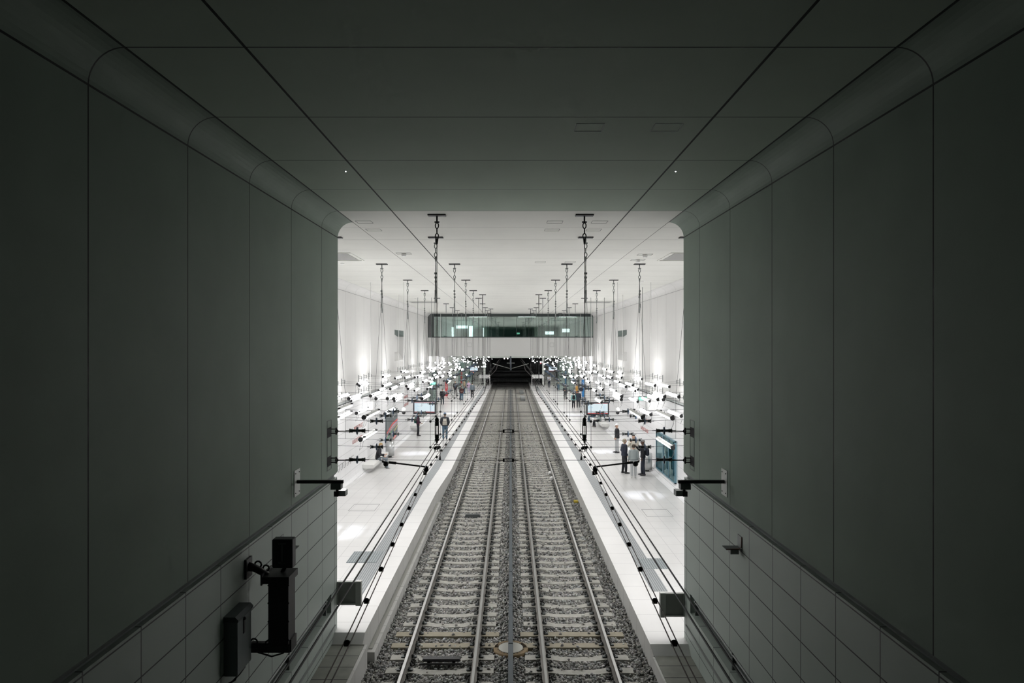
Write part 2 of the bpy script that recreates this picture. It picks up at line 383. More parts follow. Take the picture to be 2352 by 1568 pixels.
for (x, y, lb) in ((-3.2, 20.45, 'white smoke detector on the hall ceiling upper left'), (4.07, 20.7, 'white smoke detector on the right hall ceiling, nearer of two'), (4.1, 22.0, 'white smoke detector on the right hall ceiling, farther of two')):
    t = thing('smoke_detector', lb, 'smoke detector', (x, y, CZ))
    outline(MB(), -.22, .22, -.16, .16, -.008, .008, .008).obj('frame', mat('vent_grey', (.3, .3, .29), .7), t)
    MB().tube([(0,0,-.002), (0,0,-.05), (0,0,-.09)], [.075, .075, .06], 14).obj('body', M_WHITE, t)
for s in (-1, 1):
    t = thing('indicator_light', 'tiny white indicator light on the %s part of the tunnel ceiling' % SIDE[s], 'light', (s*2.57, 10.64, CZ))
    MB().tube([(0,0,0), (0,0,-.015)], .014, 10).obj('housing', M_GREYM, t); MB().ball((0,0,-.016), .011).obj('lens', mat('led', (1,1,1), emit=6), t)

# ================================================================== TRACKS
SL0 = 14.71-.612*3
RX = [-2.28, -.78, .73, 2.23]
rail_prof = [(-.07, -.16), (-.07, -.145), (-.014, -.12), (-.010, -.045), (-.036, -.03), (-.036, -.005), (-.028, 0), (.028, 0), (.036, -.005), (.036, -.03), (.010, -.045), (.014, -.12), (.07, -.145), (.07, -.16)]
for i, (X, lb) in enumerate(zip(RX, ('outer rail of the left track, beside the left platform', 'inner rail of the left track', 'inner rail of the right track', 'outer rail of the right track, beside the right platform'))):
    m = MB().prism([(x+X, z) for x, z in rail_prof], 'y', -6, YE+25)
    m.m = [1 if k == 6 else 0 for k in range(len(m.f))]
    tag(m.obj('rail', [M_RAIL, M_RAILTOP]), 'shiny worn steel '+lb, 'rail')
def sleeper_mesh(wood):
    m = MB(); L = 1.16; w = .12 if not wood else .125
    if wood: m.bbox((-1.25, -w, -.16), (1.25, w, 0), .008)
    else:
        xs = [-L, -.95, -.6, -.35, 0, .35, .6, .95, L]; zs = [-.005, 0, 0, -.035, -.045, -.035, 0, 0, -.005]; ws = [.12, .12, .12, .105, .1, .105, .12, .12, .12]
        vs = []
        for x, z, ww in zip(xs, zs, ws): vs += [(x, -ww-.03, z-.14), (x, -ww, z), (x, ww, z), (x, ww+.03, z-.14)]
        fs = []
        for k in range(len(xs)-1):
            a = 4*k; fs += [(a, a+4, a+5, a+1), (a+1, a+5, a+6, a+2), (a+2, a+6, a+7, a+3)]
        fs += [(0, 1, 2, 3), tuple(4*(len(xs)-1)+q for q in (3, 2, 1, 0))]
        m.add(vs, fs)
    return m
clip = MB().bbox((-.06, -.05, 0), (.06, .05, .03), .008).tube([(-.045, -.04, .03), (0, -.02, .06), (0, .02, .06), (-.045, .04, .03)], .012, 6)
c0 = s0 = w0 = None
for s in (-1, 1):
    cx = s*1.505-.025
    for k in range(150):
        Y = SL0+.612*k; wood = k in (5, 6)
        if wood:
            if w0 is None: o = w0 = sleeper_mesh(True).obj('timber_sleeper', M_WOOD)
            else: o = w0.copy(); COL.objects.link(o)
            tag(o, 'weathered timber sleeper under the %s track, %s of two together' % (SIDE[s], 'nearer' if k == 5 else 'farther'), 'sleeper', 'timber sleepers')
        else:
            if s0 is None: o = s0 = sleeper_mesh(False).obj('concrete_sleeper', M_CONC)
            else: o = s0.copy(); COL.objects.link(o)
            tag(o, 'pale concrete sleeper set in the stones under the %s track' % SIDE[s], 'sleeper', 'concrete sleepers of the %s track' % SIDE[s])
        o.location = (cx, Y, -.165)
        if k < 45:
            for rx in (RX[:2] if s < 0 else RX[2:]):
                for q in (-1, 1):
                    if c0 is None: c = c0 = clip.obj('rail_clip', M_DGREY)
                    else: c = c0.copy(); COL.objects.link(c)
                    c.parent = o; c.location = (rx-cx+q*.115, 0, 0); c.rotation_euler = (0, 0, 0 if q > 0 else PI)
# loose ballast stones
rng = np.random.default_rng(5)
def stones(n, y0, y1, size):
    bm = bmesh.new(); bmesh.ops.create_icosphere(bm, subdivisions=1, radius=1)
    base = np.array([v.co[:] for v in bm.verts]); bm.verts.index_update(); bf = np.array([[v.index for v in f.verts] for f in bm.faces]); bm.free()
    if size > .04: pass
    u = rng.random(n); Y = 1/(1/y0-(1/y0-1/y1)*u) if y1/y0 > 1.5 else y0+(y1-y0)*u
    X = rng.uniform(-3.12, 3.05, n)
    ph = (Y-SL0) % .612; ph = np.minimum(ph, .612-ph)
    ax = np.abs(X); on = (ph < .115) & (np.abs(ax-1.505) < 1.15)
    keep = ~(on & (rng.random(n) > .04)); 
    for r in RX: keep &= np.abs(X-r) > .075
    man = (X-0)**2+(Y-15.8)**2 < .42**2; keep &= ~man
    X, Y = X[keep], Y[keep]; on = on[keep]; n = len(X)
    Z = -.225+rng.uniform(-.02, .025, n); Z = Z+np.where(on, .055, 0)
    edge = np.minimum(np.abs(X+3.12), np.abs(3.05-X)); Z += .06*np.clip(1-edge/.25, 0, 1)
    dr = np.min([np.abs(X-r) for r in RX], axis=0); Z += .05*np.clip(1-(dr-.07)/.1, 0, 1)
    sc = rng.uniform(.55, 1.25, (n, 1))*size*rng.uniform(.6, 1.25, (n, 3))
    B = np.tile(base[None], (n, 1, 1))*(1+rng.uniform(-.28, .28, (n, len(base), 1)))*sc[:, None, :]
    q = rng.normal(size=(n, 4)); q /= np.linalg.norm(q, axis=1)[:, None]; a, b, c, d = q.T
    R = np.stack([1-2*(c*c+d*d), 2*(b*c-a*d), 2*(b*d+a*c), 2*(b*c+a*d), 1-2*(b*b+d*d), 2*(c*d-a*b), 2*(b*d-a*c), 2*(c*d+a*b), 1-2*(b*b+c*c)], 1).reshape(n, 3, 3)
    V = np.einsum('nij,nkj->nki', R, B)+np.stack([X, Y, Z], 1)[:, None, :]
    nb = len(base); F = (bf[None]+(np.arange(n)*nb)[:, None, None]).reshape(-1, 3)
    tone = rng.choice([.16, .24, .33, .42, .5, .6], n, p=[.14, .22, .24, .2, .13, .07])*.98
    tone *= np.where(dr < .17, .28, 1)
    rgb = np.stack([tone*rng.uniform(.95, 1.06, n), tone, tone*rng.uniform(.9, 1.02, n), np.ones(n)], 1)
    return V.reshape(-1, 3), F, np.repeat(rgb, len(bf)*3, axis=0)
def stone_obj(V, F, Cc):
    me = bpy.data.meshes.new('ballast'); me.vertices.add(len(V)); me.vertices.foreach_set('co', V.ravel())
    me.loops.add(F.size); me.loops.foreach_set('vertex_index', F.ravel().astype(np.int32))
    me.polygons.add(len(F)); me.polygons.foreach_set('loop_start', np.arange(0, F.size, 3, dtype=np.int32))
    me.update(calc_edges=True)
    ca = me.color_attributes.new('tone', 'FLOAT_COLOR', 'CORNER'); ca.data.foreach_set('color', Cc.ravel().astype(np.float32))
    me.materials.append(M_STONE); o = bpy.data.objects.new('ballast', me); COL.objects.link(o)
    return tag(o, 'loose angular grey crushed stones between and around the rails', 'ballast', kind='stuff')
A = stones(26000, 12.6, 22, .034); B = stones(26000, 22, 60, .040)
stone_obj(np.vstack([A[0], B[0]]), np.vstack([A[1], B[1]+len(A[0])]), np.vstack([A[2], B[2]]))
# centre duct, manhole, track devices
g = thing('centre_duct', 'long dark blue-grey duct running straight between the two tracks', 'duct', (0, 0, 0))
y = 8.0
for ln in (7.62, 2.3, 2.6, 6, 12, 20, 46):
    MB().bbox((-.055, y, -.2), (.055, y+ln-.02, .02), .01).obj('section', mat('duct_grey', (.055, .07, .08), .55), g); y += ln
g = thing('manhole_cover', 'round rusty-rimmed manhole cover in the stones between the tracks', 'manhole cover', (0, 15.8, -.2))
MB().tube([(0,0,-.1), (0,0,.03), (0,0,.035)], [.4, .4, .38], 40).obj('rim', mat('rusty_rim', (.2, .14, .07), .7), g)
MB().tube([(0,0,.035), (0,0,.045)], .28, 40).obj('lid', mat('lid_concrete', (.5, .5, .46), .8), g)
m = MB()
for k in range(24): a = 2*PI*k/24; m.box((.3*math.cos(a)-.012, .3*math.sin(a)-.012, .034), (.3*math.cos(a)+.012, .3*math.sin(a)+.012, .042))
m.obj('bolt_ring', M_BLACK, g)
g = thing('track_magnet', 'black flat device lying across the left track near the bottom', 'track device', (-1.52, 15.02, -.16))
MB().bbox((-.42, -.08, .06), (.42, .1, .12), .02).obj('casing', M_BLACK, g); MB().box((-.47, -.14, .03), (.45, -.1, .06)).box((-.3, -.12, 0), (-.24, .08, .06)).box((.24, -.12, 0), (.3, .08, .06)).obj('bracket', M_BLACK, g)
tag(MB().bbox((-1.86, 27.8, -.2), (-1.24, 28.05, -.11), .02).box((-1.82, 27.78, -.2), (-1.28, 27.8, -.08)).obj('track_drain', M_DGREY), 'dark narrow drain lying across the left track between two sleepers', 'drain')
for i, (y0, y1, lb) in enumerate(((84, 89, 'nearer grey cover plate between the rails of the right track'), (95, 99.5, 'farther grey cover plate between the rails of the right track'))):
    tag(MB().bbox((1.25, y0, -.16), (1.8, y1, .1), .03).obj('track_cover', M_GREYM), lb, 'cover plate')
for y0, lb in ((37.5, 'nearer'), (36.2, 'farther')):
    y0 = 36.8 if lb == 'farther' else 35.4
    tag(MB().ball((2.12, y0, -.08), (.09, .13, .08)).box((2.02, y0-.1, -.2), (2.22, y0+.1, -.08)).obj('rail_sensor', M_WHITE), '%s of two small white sensors beside the outer right rail' % lb, 'sensor')
tag(MB().bbox((2.8, 30.2, -.17), (3.0, 30.5, -.1), .02).obj('litter', mat('yellow_plastic', (.5, .38, .03), .6)), 'small yellow scrap lying by the right platform face', 'litter')
# ================================================================== OVERHEAD LINES
def lerp(tab, y):
    for (a, va), (b, vb) in zip(tab, tab[1:]):
        if y <= b: return va+(vb-va)*(y-a)/(b-a)
    return tab[-1][1]
CX = [(-4, 1.28), (5, 1.42), (14.3, 1.77), (25, 1.62), (37.5, 1.45), (53, 1.75), (70, 1.5), (90, 1.7), (125, 1.5)]
MX = [(-4, 1.4), (4, 1.45), (14.3, 1.58), (37.5, 1.5), (53, 1.6), (125, 1.5)]
YS = [-4]+[float(k) for k in range(0, 60, 3)]+[14.3, 37.5, 53, 60, 70, 90, 125]; YS = sorted(set(YS))
for s in (-1, 1):
    g = thing('contact_line', 'pair of thin overhead contact wires with round clamps over the %s track' % SIDE[s], 'overhead wire')
    for q in (-.028, .028):
        MB().tube([(s*(lerp(CX, y)-q), y, 4.2) for y in YS], .0065, 6).obj('contact_wire', mat('copper_wire', (.035, .02, .014), .45, .5), g)
    clampo = None
    for k in range(58):
        y = 4.1+k if k < 40 else 44.1+(k-40)*2
        if clampo is None:
            clampo = MB().ball((0, 0, 0), (.031, .022, .028), 8).box((-.026, -.012, -.03), (.026, .012, .012)).obj('wire_clamp', M_BLACK); o = clampo
        else: o = clampo.copy(); COL.objects.link(o)
        o.location = (s*lerp(CX, y), y, 4.2); o.parent = g
    for q, nm in ((-.045, 'outer'), (.045, 'inner')):
        o = MB().tube([(s*(lerp(MX, y)-q), y, 4.70) for y in YS], .009, 6).obj('messenger_wire', M_WIRE)
        tag(o, '%s carrier cable of the upper pair above the %s track' % (nm, SIDE[s]), 'overhead wire', 'carrier cables of the %s track' % SIDE[s])
def insulator(m0, md, x, y, z, L=.30, sgn=1):
    """rod insulator lying along x with a blue disc"""
    m0.tube([(x-L/2, y, z), (x-L*.28, y, z)], .036, 8).tube([(x-L*.28, y, z), (x+L*.28, y, z)], .029, 8).tube([(x+L*.28, y, z), (x+L/2, y, z)], .036, 8)
    m0.tube([(x-L*.75, y, z), (x-L/2, y, z)], .009, 6).tube([(x+L/2, y, z), (x+L*.75, y, z)], .009, 6)
    for e in (-1, 1): m0.box((x+e*L*.47-.008, y-.02, z-.045), (x+e*L*.47+.008, y+.02, z+.045))
    md.tube([(x-.022, y, z), (x-.008, y, z), (x+.008, y, z), (x+.022, y, z)], [.02, .085, .085, .02], 16)
def turnbuckle(m, p, axis='x', L=.2):
    x, y, z = p
    if axis == 'x':
        for q in (-.03, .03): m.tube([(x-L/2, y, z+q), (x+L/2, y, z+q)], .008, 6)
        for e in (-1, 1): m.box((x+e*L/2-.02, y-.015, z-.035), (x+e*L/2+.02, y+.015, z+.035)); m.tube([(x+e*L/2, y, z), (x+e*(L/2+.12), y, z)], .012, 6)
    else:
        for q in (-.035, .035): m.tube([(x+q, y, z-L/2), (x+q, y, z+L/2)], .012, 6)
        for e in (-1, 1): m.tube([(x, y, z+e*L/2-.04), (x, y, z+e*L/2+.04)], .045, 8); m.tube([(x, y, z+e*L/2), (x, y, z+e*(L/2+.14))], .02, 6)
GRP = [17.3, 23.1, 28.9, 34.6, 40.4, 46.1, 51.0, 55.7, 60.3]
def span(Y, lev, label, XW, tunnel=False):
    zc = 5.03 if lev else 4.42; zw = zc+(.17 if not tunnel else 0)
    g = thing('span_wire', label, 'span wire', (0, Y, 0), 0, 'span wires across the hall')
    if tunnel: zc = 5.0 if lev else 4.38; zw = zc
    nearest = Y < 50
    MB().tube([(-XW, 0, zw), (-3.2, 0, zc+.01), (-1.9, 0, zc), (0, 0, zc), (1.9, 0, zc), (3.2, 0, zc+.01), (XW, 0, zw)], .0042 if Y < 45 else .0028, 5).obj('cable', M_WIRE, g)
    for e in (-1, 1):
        if nearest:
            a, b = MB(), MB(); insulator(a, b, e*(3.28 if tunnel else 3.17), 0, zc+.01, .34 if tunnel else .3)
            a.obj('insulator', M_INS, g); b.obj('insulator_disc', M_DISC, g)
        elif Y < 62:
            MB().tube([(e*3.17-.15, 0, zc), (e*3.17+.15, 0, zc)], .03, 6).tube([(e*3.17-.02, 0, zc), (e*3.17+.02, 0, zc)], .08, 8).obj('insulator', M_DISC, g)
        m = MB()
        if tunnel:
            m.tube([(e*3.45, 0, zc), (e*3.72, 0, zc)], .012, 6).box((e*3.85-.14 if e > 0 else e*3.85, -.012, zc-.055), (e*3.85 if e > 0 else e*3.85+.14, .012, zc-.035)).box((e*3.85-.14 if e > 0 else e*3.85, -.012, zc+.035), (e*3.85 if e > 0 else e*3.85+.14, .012, zc+.055))
            m.box((e*3.73-.012, -.02, zc-.075), (e*3.73+.012, .02, zc+.075)); m.ring((e*3.72, 0, zc), .03, .01, 'y', 10)
        else:
            x = e*(XW-.02); m.box((min(x, x+e*.02), -.045, zw-.2), (max(x, x+e*.02), .045, zw+.13)).box((min(x, x-e*.13), -.01, zw-.06), (max(x, x-e*.13), .01, zw-.045)).box((min(x, x-e*.13), -.01, zw+.045), (max(x, x-e*.13), .01, zw+.06)).box((x-e*.13-.01, -.015, zw-.08), (x-e*.13+.01, .015, zw+.08))
        m.obj('wall_bracket', M_GREYM if not tunnel else M_BLACK, g)
    if tunnel:
        m = MB(); turnbuckle(m, (-.05, 0, zc)); m.obj('turnbuckle', M_BLACK, g)
    return g
for lev in (0, 1): span(14.6, lev, '%s span cable across the tunnel mouth between the two dark wall pockets' % ('upper' if lev else 'lower'), 3.86, True)
for gi, Y0 in enumerate(GRP):
    for j, dy in enumerate((-1.15, 0, 1.15)):
        for lev in (0, 1):
            span(Y0+dy, lev, '%s span cable, %s of three, at the %s row of ceiling hangers' % ('upper' if lev else 'lower', ('near', 'middle', 'far')[j], ORD[gi]), XH)
for gi, Y0 in enumerate((66.1, 71.9, 77.6, 83.4, 89.2, 94.9, 100.7)):
    for lev in (0, 1): span(Y0, lev, '%s span cable under the gallery, %s row beyond the glass' % ('upper' if lev else 'lower', ORD[gi]), XF)
# ceiling hangers
def hanger(x, Y, label, three=True, zc=CZ, fine=True):
    g = thing('ceiling_hanger', label, 'cable hanger', (x, Y, zc), 0, 'cable hangers under the hall ceiling')
    MB().bbox((-.19, -.09, -.03), (.19, .09, 0), .006).obj('ceiling_plate', M_BLACK, g)
    m = MB().tube([(0,0,-.03), (0,0,-.14)], .018, 6)
    if fine:
        m.box((-.05, -.012, -.17), (.05, .012, -.14)); m.ring((0,0,-.23), .035, .012, 'y', 10, sq=1.7); m.ring((0,0,-.34), .03, .011, 'x', 10, sq=1.8)
        m.ring((0,0,-.45), .035, .012, 'y', 10, sq=1.6); m.tube([(0,0,-.5), (0,0,-.62)], [.03, .018], 6)
    else: m.tube([(0,0,-.14), (0,0,-.6)], .022, 5)
    m.obj('shackle', M_GREYM if three else M_BLACK, g)
    if three:
        if fine:
            m = MB()
            for k in range(3): m.tube([(0, (k-1)*.02, -.62), (0, (k-1)*.05, -1.55)], .009, 5).box((-.03, (k-1)*.05-.02, -.95-.1*k), (.03, (k-1)*.05+.02, -.90-.1*k)).tube([(0, (k-1)*.05, -1.35-.08*k), (0, (k-1)*.05, -1.5-.08*k)], .022, 6)
            m.obj('tensioner', M_GREYM, g)
        for k, dy in enumerate((-1.15, 0, 1.15)):
            MB().tube([(0, 0, -.6), (0, dy*.2, -1.6), (0, dy, 5.03-zc+.35), (0, dy, 4.30-zc)], .0042, 5).obj('cable', M_WIRE, g)
            if Y < 45 and abs(x) < 3:
                for zz in (5.03, 4.42): MB().ball((0, dy, zz-zc), .032).obj('cable_ball', M_BLACK, g)
        if Y < 45 and abs(x) < 3:
            MB().tube([(0,-1.15,5.03-zc), (0,1.15,5.03-zc)], .006, 5).tube([(0,-1.15,4.42-zc), (0,1.15,4.42-zc)], .006, 5).obj('spreader_wire', M_WIRE, g)
    else:
        MB().tube([(0, 0, -.6), (0, 0, 4.72-zc)], .0065, 6).obj('cable', M_WIRE, g)
        m = MB(); turnbuckle(m, (0, 0, 5.06-zc), 'z', .26); m.ring((0,0,5.27-zc), .03, .012, 'y', 10, sq=1.5); m.ball((0,0,4.86-zc), (.05,.04,.04)); m.obj('turnbuckle', M_BLACK, g)
        m = MB().bbox((-.055, -.06, 4.66-zc), (.055, .07, 4.72-zc), .015).box((-.07, -.015, 4.76-zc), (.06, .0, 4.775-zc)).ball((-.045, 0, 4.68-zc), .032).ball((.05, .03, 4.70-zc), .032).ring((-.02, 0, 4.63-zc), .03, .006, 'y', 10).ring((.03, .03, 4.64-zc), .026, .006, 'y', 10)
        sg = -1 if x > 0 else 1
        m.tube([(0, 0, 4.68-zc), (sg*.07, 0, 4.685-zc), (sg*.065, 0, 4.5-zc)], .007, 5).tube([(sg*.065, 0, 4.52-zc), (sg*.065, 0, 4.44-zc)], [.012, .025], 6)
        m.obj('saddle_clamp', M_BLACK, g)
    return g
for s in (-1, 1):
    for gi, Y0 in enumerate(GRP):
        hanger(s*1.9, Y0, 'inner cable hanger with three cables at the %s ceiling row, %s side' % (ORD[gi], SIDE[s]), fine=Y0 < 36)
        hanger(s*(4.46 if gi == 0 else 4.36), Y0, 'outer cable hanger with three cables at the %s ceiling row, %s side' % (ORD[gi], SIDE[s]), fine=Y0 < 36)
    for Y0, lb in ((14.3, 'nearest single-cable hanger with a large turnbuckle'), (37.5, 'second single-cable hanger, in mid hall'), (53.0, 'third single-cable hanger, close to the gallery')):
        hanger(s*1.545, Y0, lb+', %s side' % SIDE[s], False, fine=Y0 < 20)
    # registration arm
    g = thing('registration_arm', 'slanted black arm holding the overhead wires over the %s track' % SIDE[s], 'support arm', (0, 14.3, 0))
    MB().tube([(s*1.77, 0, 4.29), (s*2.42, 0, 4.37)], .017, 8).obj('arm_rod', M_BLACK, g)
    MB().tube([(s*2.40, 0, 4.368), (s*2.56, 0, 4.385)], .028, 8).ball((s*2.62, .02, 4.35), (.06, .05, .06)).tube([(s*2.6, 0, 4.38), (s*2.68, .0, 4.40), (s*2.74, .25, 4.42)], .022, 6).obj('insulator', M_BLACK, g)
    MB().bbox((s*1.77-.045, -.05, 4.18), (s*1.77+.045, .05, 4.31), .02).box((s*1.77-.06, -.02, 4.12), (s*1.77+.01, .02, 4.2)).obj('wire_clamp', M_BLACK, g)
# hanging catenary post under the gallery
g = thing('hanging_post', 'dark blue-grey post hanging from the soffit between the tracks with two slanted arms', 'catenary post', (0, 70, 5.73))
MB().tube([(0,0,0), (0,0,-1.6)], .075, 10).box((-.25, -.1, -.04), (.25, .1, 0)).obj('pole', mat('post_grey', (.07, .085, .11), .5), g)
for s in (-1, 1):
    MB().tube([(s*.1, 0, -1.4), (s*.75, 0, -1.22), (s*1.85, 0, -.9)], .03, 6).obj('arm', mat('arm_grey', (.3, .31, .29), .5), g)
    MB().tube([(s*.08, 0, -.85), (s*.4, 0, -.85)], .04, 6).obj('insulator', mat('arm_grey', (.3, .31, .29), .5), g)

# ================================================================== TUBE LAMPS
GL = [17.3+5.76*k for k in range(16)]+[16.25]  # last row: added lamps, unseen behind the tunnel wall, brightening its mouth
LAMPS = [tuple(map(float, q.split(','))) for q in '-3.54,0,5.09;-3.62,0,4.56;-4.23,0,5.25;-4.24,0,5.05;-4.75,0,5.1;-4.9,0,4.6;-5.2,0,4.8;-5.4,0,4.45;-5.6,0,5.1;-5.9,0,4.7;-6.2,0,4.35;-6.3,0,4.6;-6.4,0,5.1;-6.6,0,4.8;-2.89,1,5.08;-3.81,1,5.08;-4.01,1,5.08;-4.09,1,4.59;-4.38,1,5.08;-4.56,1,5.17;-5.02,1,4.61;-5.27,1,5.08;-5.68,1,5.1;-6.1,1,5.1;-6.5,1,4.6;-3.41,2,5.01;-4.21,2,5.02;-4.27,2,5.13;-4.76,2,4.52;-4.93,2,5.01;-5.24,2,5.14;-6.2,2,5.15;-6.28,2,5.21;-6.54,2,4.53;-3.14,3,4.98;-3.47,3,5.2;-3.78,3,5.17;-4.33,3,4.98;-4.6,3,5.23;-4.73,3,5.21;-4.75,3,4.55;-5.23,3,5.17;-5.71,3,5.16;-6.31,3,5.23;-6.52,3,4.56;-3.64,4,5.14;-3.7,4,4.6;-4.25,4,5.15;-4.73,4,4.59;-5.21,4,5.19;-6.17,4,5.2;-6.33,4,5.24;-6.45,4,4.51;-3.32,5,5.13;-3.51,5,5.15;-3.76,5,5.09;-3.79,5,4.6;-4.06,5,5.11;-5.24,5,5.15;-5.28,5,5;-5.33,5,4.5;-3.37,6,4.5;-3.89,6,5.07;-4.18,6,5.05;-4.62,6,4.43;-5.12,6,5.09;-5.8,6,5.03;-5.81,6,4.5;-6.32,6,5.04;-4.36,7,5.15;-4.69,7,5.15;-5.13,7,5.1;-5.62,7,4.45;-5.7,7,5.15;-6.09,7,4.45;-6.16,7,5.05;-6.75,7,4.6;-5.75,8,5.09;-6.18,8,5.05;-6.27,8,5.1;-6.45,8,4.5;-6.54,8,5.05;-6.63,8,4.6;-7.02,8,5.11;-7.41,8,4.6;-7.76,8,4.93;-8.01,8,4.5;-8.68,8,4.69;-2.94,9,4.5;-3.29,9,4.5;-3.56,9,4.5;-4.3,9,5.05;-4.4,9,4.5;-4.78,9,5.05;-5.48,9,4.5;-5.73,9,5.05;-6.8,9,5.13;-6.93,9,4.5;-7.92,9,5.15;-2.81,10,4.6;-3.03,10,5.05;-5.26,10,5.05;-5.94,10,4.5;-6.05,10,5.05;-6.14,10,4.52;-6.15,10,5.05;-6.76,10,4.5;-7.56,10,4.51;-8,10,5.05;-8.93,10,4.54;-3.14,11,4.6;-3.26,11,5.05;-3.28,11,4.5;-4.01,11,4.6;-4.41,11,4.6;-5.11,11,4.6;-6.3,11,5.05;-6.43,11,4.5;-7.92,11,4.6;-7.95,11,5.04;-8.04,11,4.6;-2.88,12,5.15;-2.9,12,5.15;-3.56,12,4.5;-4.3,12,5.15;-4.31,12,5.05;-5.26,12,5.15;-5.33,12,5.15;-5.77,12,4.6;-5.94,12,5.15;-7.13,12,5.05;-7.3,12,5.05;-2.97,13,5.05;-2.99,13,4.5;-3.37,13,4.5;-3.64,13,5.05;-4.58,13,5.05;-4.64,13,4.6;-5.38,13,5.15;-7.16,13,4.5;-7.23,13,4.5;-7.77,13,4.6;-8.05,13,5.15;-2.94,14,5.15;-2.99,14,5.15;-3.38,14,4.5;-4.68,14,4.6;-6.02,14,5.15;-6.13,14,5.15;-6.2,14,4.5;-6.64,14,5.15;-6.88,14,5.05;-7.07,14,4.6;-8.13,14,5.15;-2.84,15,4.5;-3.69,15,4.5;-4.58,15,4.5;-5.3,15,4.6;-5.6,15,4.5;-5.8,15,4.5;-5.88,15,4.5;-6.33,15,5.15;-6.4,15,5.05;-6.96,15,4.5;-7.16,15,4.5;-4.5,16,4.6;-5,16,5;-5.3,16,4.4;-5.6,16,4.6;-6.2,16,5.1;-6.6,16,4.6;3.19,0,5.09;3.9,0,5.07;3.91,0,4.36;4.75,0,5.1;4.9,0,4.6;5.2,0,4.8;5.4,0,4.45;5.6,0,5.1;5.9,0,4.7;6.2,0,4.35;6.3,0,4.6;6.4,0,5.1;6.6,0,4.8;3.6,1,5.05;3.61,1,5.15;4.56,1,4.56;4.79,1,5.05;4.97,1,5.05;5.01,1,5.14;5.47,1,5.14;5.55,1,4.51;6.1,1,5.1;6.5,1,4.6;3.72,2,4.46;4.72,2,5.1;5,2,5.16;5.2,2,4.49;5.69,2,4.51;5.91,2,5.15;6.5,2,5.1;3.1,3,5.2;3.61,3,5.21;4.22,3,4.53;4.55,3,4.6;5.01,3,5.18;5.19,3,4.51;5.48,3,5.19;6.15,3,4.53;6.28,3,4.6;6.49,3,5.12;3.51,4,5.17;3.72,4,4.57;4.56,4,4.63;4.69,4,5.16;5.03,4,5.21;5.17,4,4.55;5.33,4,4.99;5.73,4,4.48;5.95,4,5.21;6.28,4,4.63;6.46,4,5.16;3.61,5,5.11;3.67,5,4.6;4.02,5,5.07;4.37,5,4.6;4.97,5,5.15;5.08,5,4.54;6.31,5,4.56;6.35,5,5.15;3.97,6,4.5;4.04,6,5.07;4.56,6,5.03;5.08,6,4.43;5.59,6,5.06;5.62,6,4.53;6.14,6,5.04;6.4,6,5.21;2.85,7,5.15;3.61,7,5.15;4.47,7,5.15;5.11,7,5.15;5.15,7,5.05;5.87,7,4.49;5.97,7,5.05;6.39,7,4.5;2.81,8,5.15;3.19,8,4.5;4.27,8,4.5;4.96,8,4.6;5.35,8,5.15;5.51,8,5.1;6.39,8,4.6;6.86,8,4.49;7.02,8,5.17;7.06,8,5.07;8.79,8,4.58;4.43,9,4.6;4.77,9,5.15;5.07,9,4.6;5.72,9,4.5;6.11,9,5.05;6.24,9,4.5;7.04,9,5.05;7.63,9,5.15;7.85,9,5.15;8.08,9,5.05;8.09,9,5.05;3.68,10,4.6;4.35,10,5.15;4.42,10,5.05;5.89,10,4.53;5.96,10,5.05;6.73,10,4.48;6.98,10,5.07;7.22,10,4.47;7.34,10,5.05;7.51,10,4.51;8.62,10,4.47;2.89,11,4.6;4.19,11,4.5;4.43,11,4.6;6.32,11,5.14;6.54,11,4.56;7.08,11,5.16;7.14,11,4.5;7.45,11,5.05;7.57,11,5.15;7.58,11,5.1;7.74,11,4.51;2.95,12,4.6;3.36,12,4.6;3.65,12,5.05;4.01,12,4.5;5.35,12,4.5;5.59,12,5.15;5.69,12,4.6;5.87,12,4.5;7.44,12,5.05;7.63,12,5.15;8.16,12,4.55;2.95,13,4.5;2.98,13,5.05;3.08,13,4.5;3.09,13,5.15;4.07,13,5.15;4.44,13,5.05;5.53,13,5.15;6.26,13,5.05;6.97,13,4.5;7.4,13,4.5;7.41,13,4.6;3.37,14,4.5;3.9,14,5.05;5.01,14,5.15;5.04,14,4.5;5.23,14,4.6;6.37,14,5.05;6.52,14,4.5;7.12,14,4.6;7.85,14,5.05;7.86,14,5.15;8.03,14,5.05;2.9,15,4.6;3.29,15,4.5;4.09,15,5.15;5.2,15,5.15;5.45,15,5.15;5.73,15,4.6;7.25,15,4.6;7.84,15,4.5;7.86,15,5.15;8.01,15,5.15;8.19,15,4.6;4.5,16,4.6;5,16,5;5.3,16,4.4;5.6,16,4.6;6.2,16,5.1;6.6,16,4.6'.split(';')]  # first cluster also holds added unseen lamps for the tunnel mouth
TL = 1.62; TR = .052
def half_tube(a0, a1, r, n, y0, y1):
    m = MB(); vs = []
    for y in (y0, y1): vs += [(r*math.cos(a0+(a1-a0)*i/n), y, r*math.sin(a0+(a1-a0)*i/n)) for i in range(n+1)]
    return m.add(vs, [(i+n+1, i+1+n+1, i+1, i) for i in range(n)], 0, True)
lamp0 = thing('tube_lamp', '', 'lamp')
half_tube(-PI*1.06, PI*.06, TR, 10, 0, TL).obj('diffuser', M_LED, lamp0)
half_tube(PI*.06, PI*.94, TR, 7, 0, TL).obj('housing', M_SHELL, lamp0)
for y0, y1 in ((-.06, .0), (TL, TL+.03)): MB().tube([(0, y0, 0), (0, y1, 0)], TR+.004, 14).obj('end_cap', M_BLACK, lamp0)
for y0 in (.12, TL-.12): MB().box((.03, y0-.03, .02), (.085, y0+.03, .06)).obj('clip', M_BLACK, lamp0)
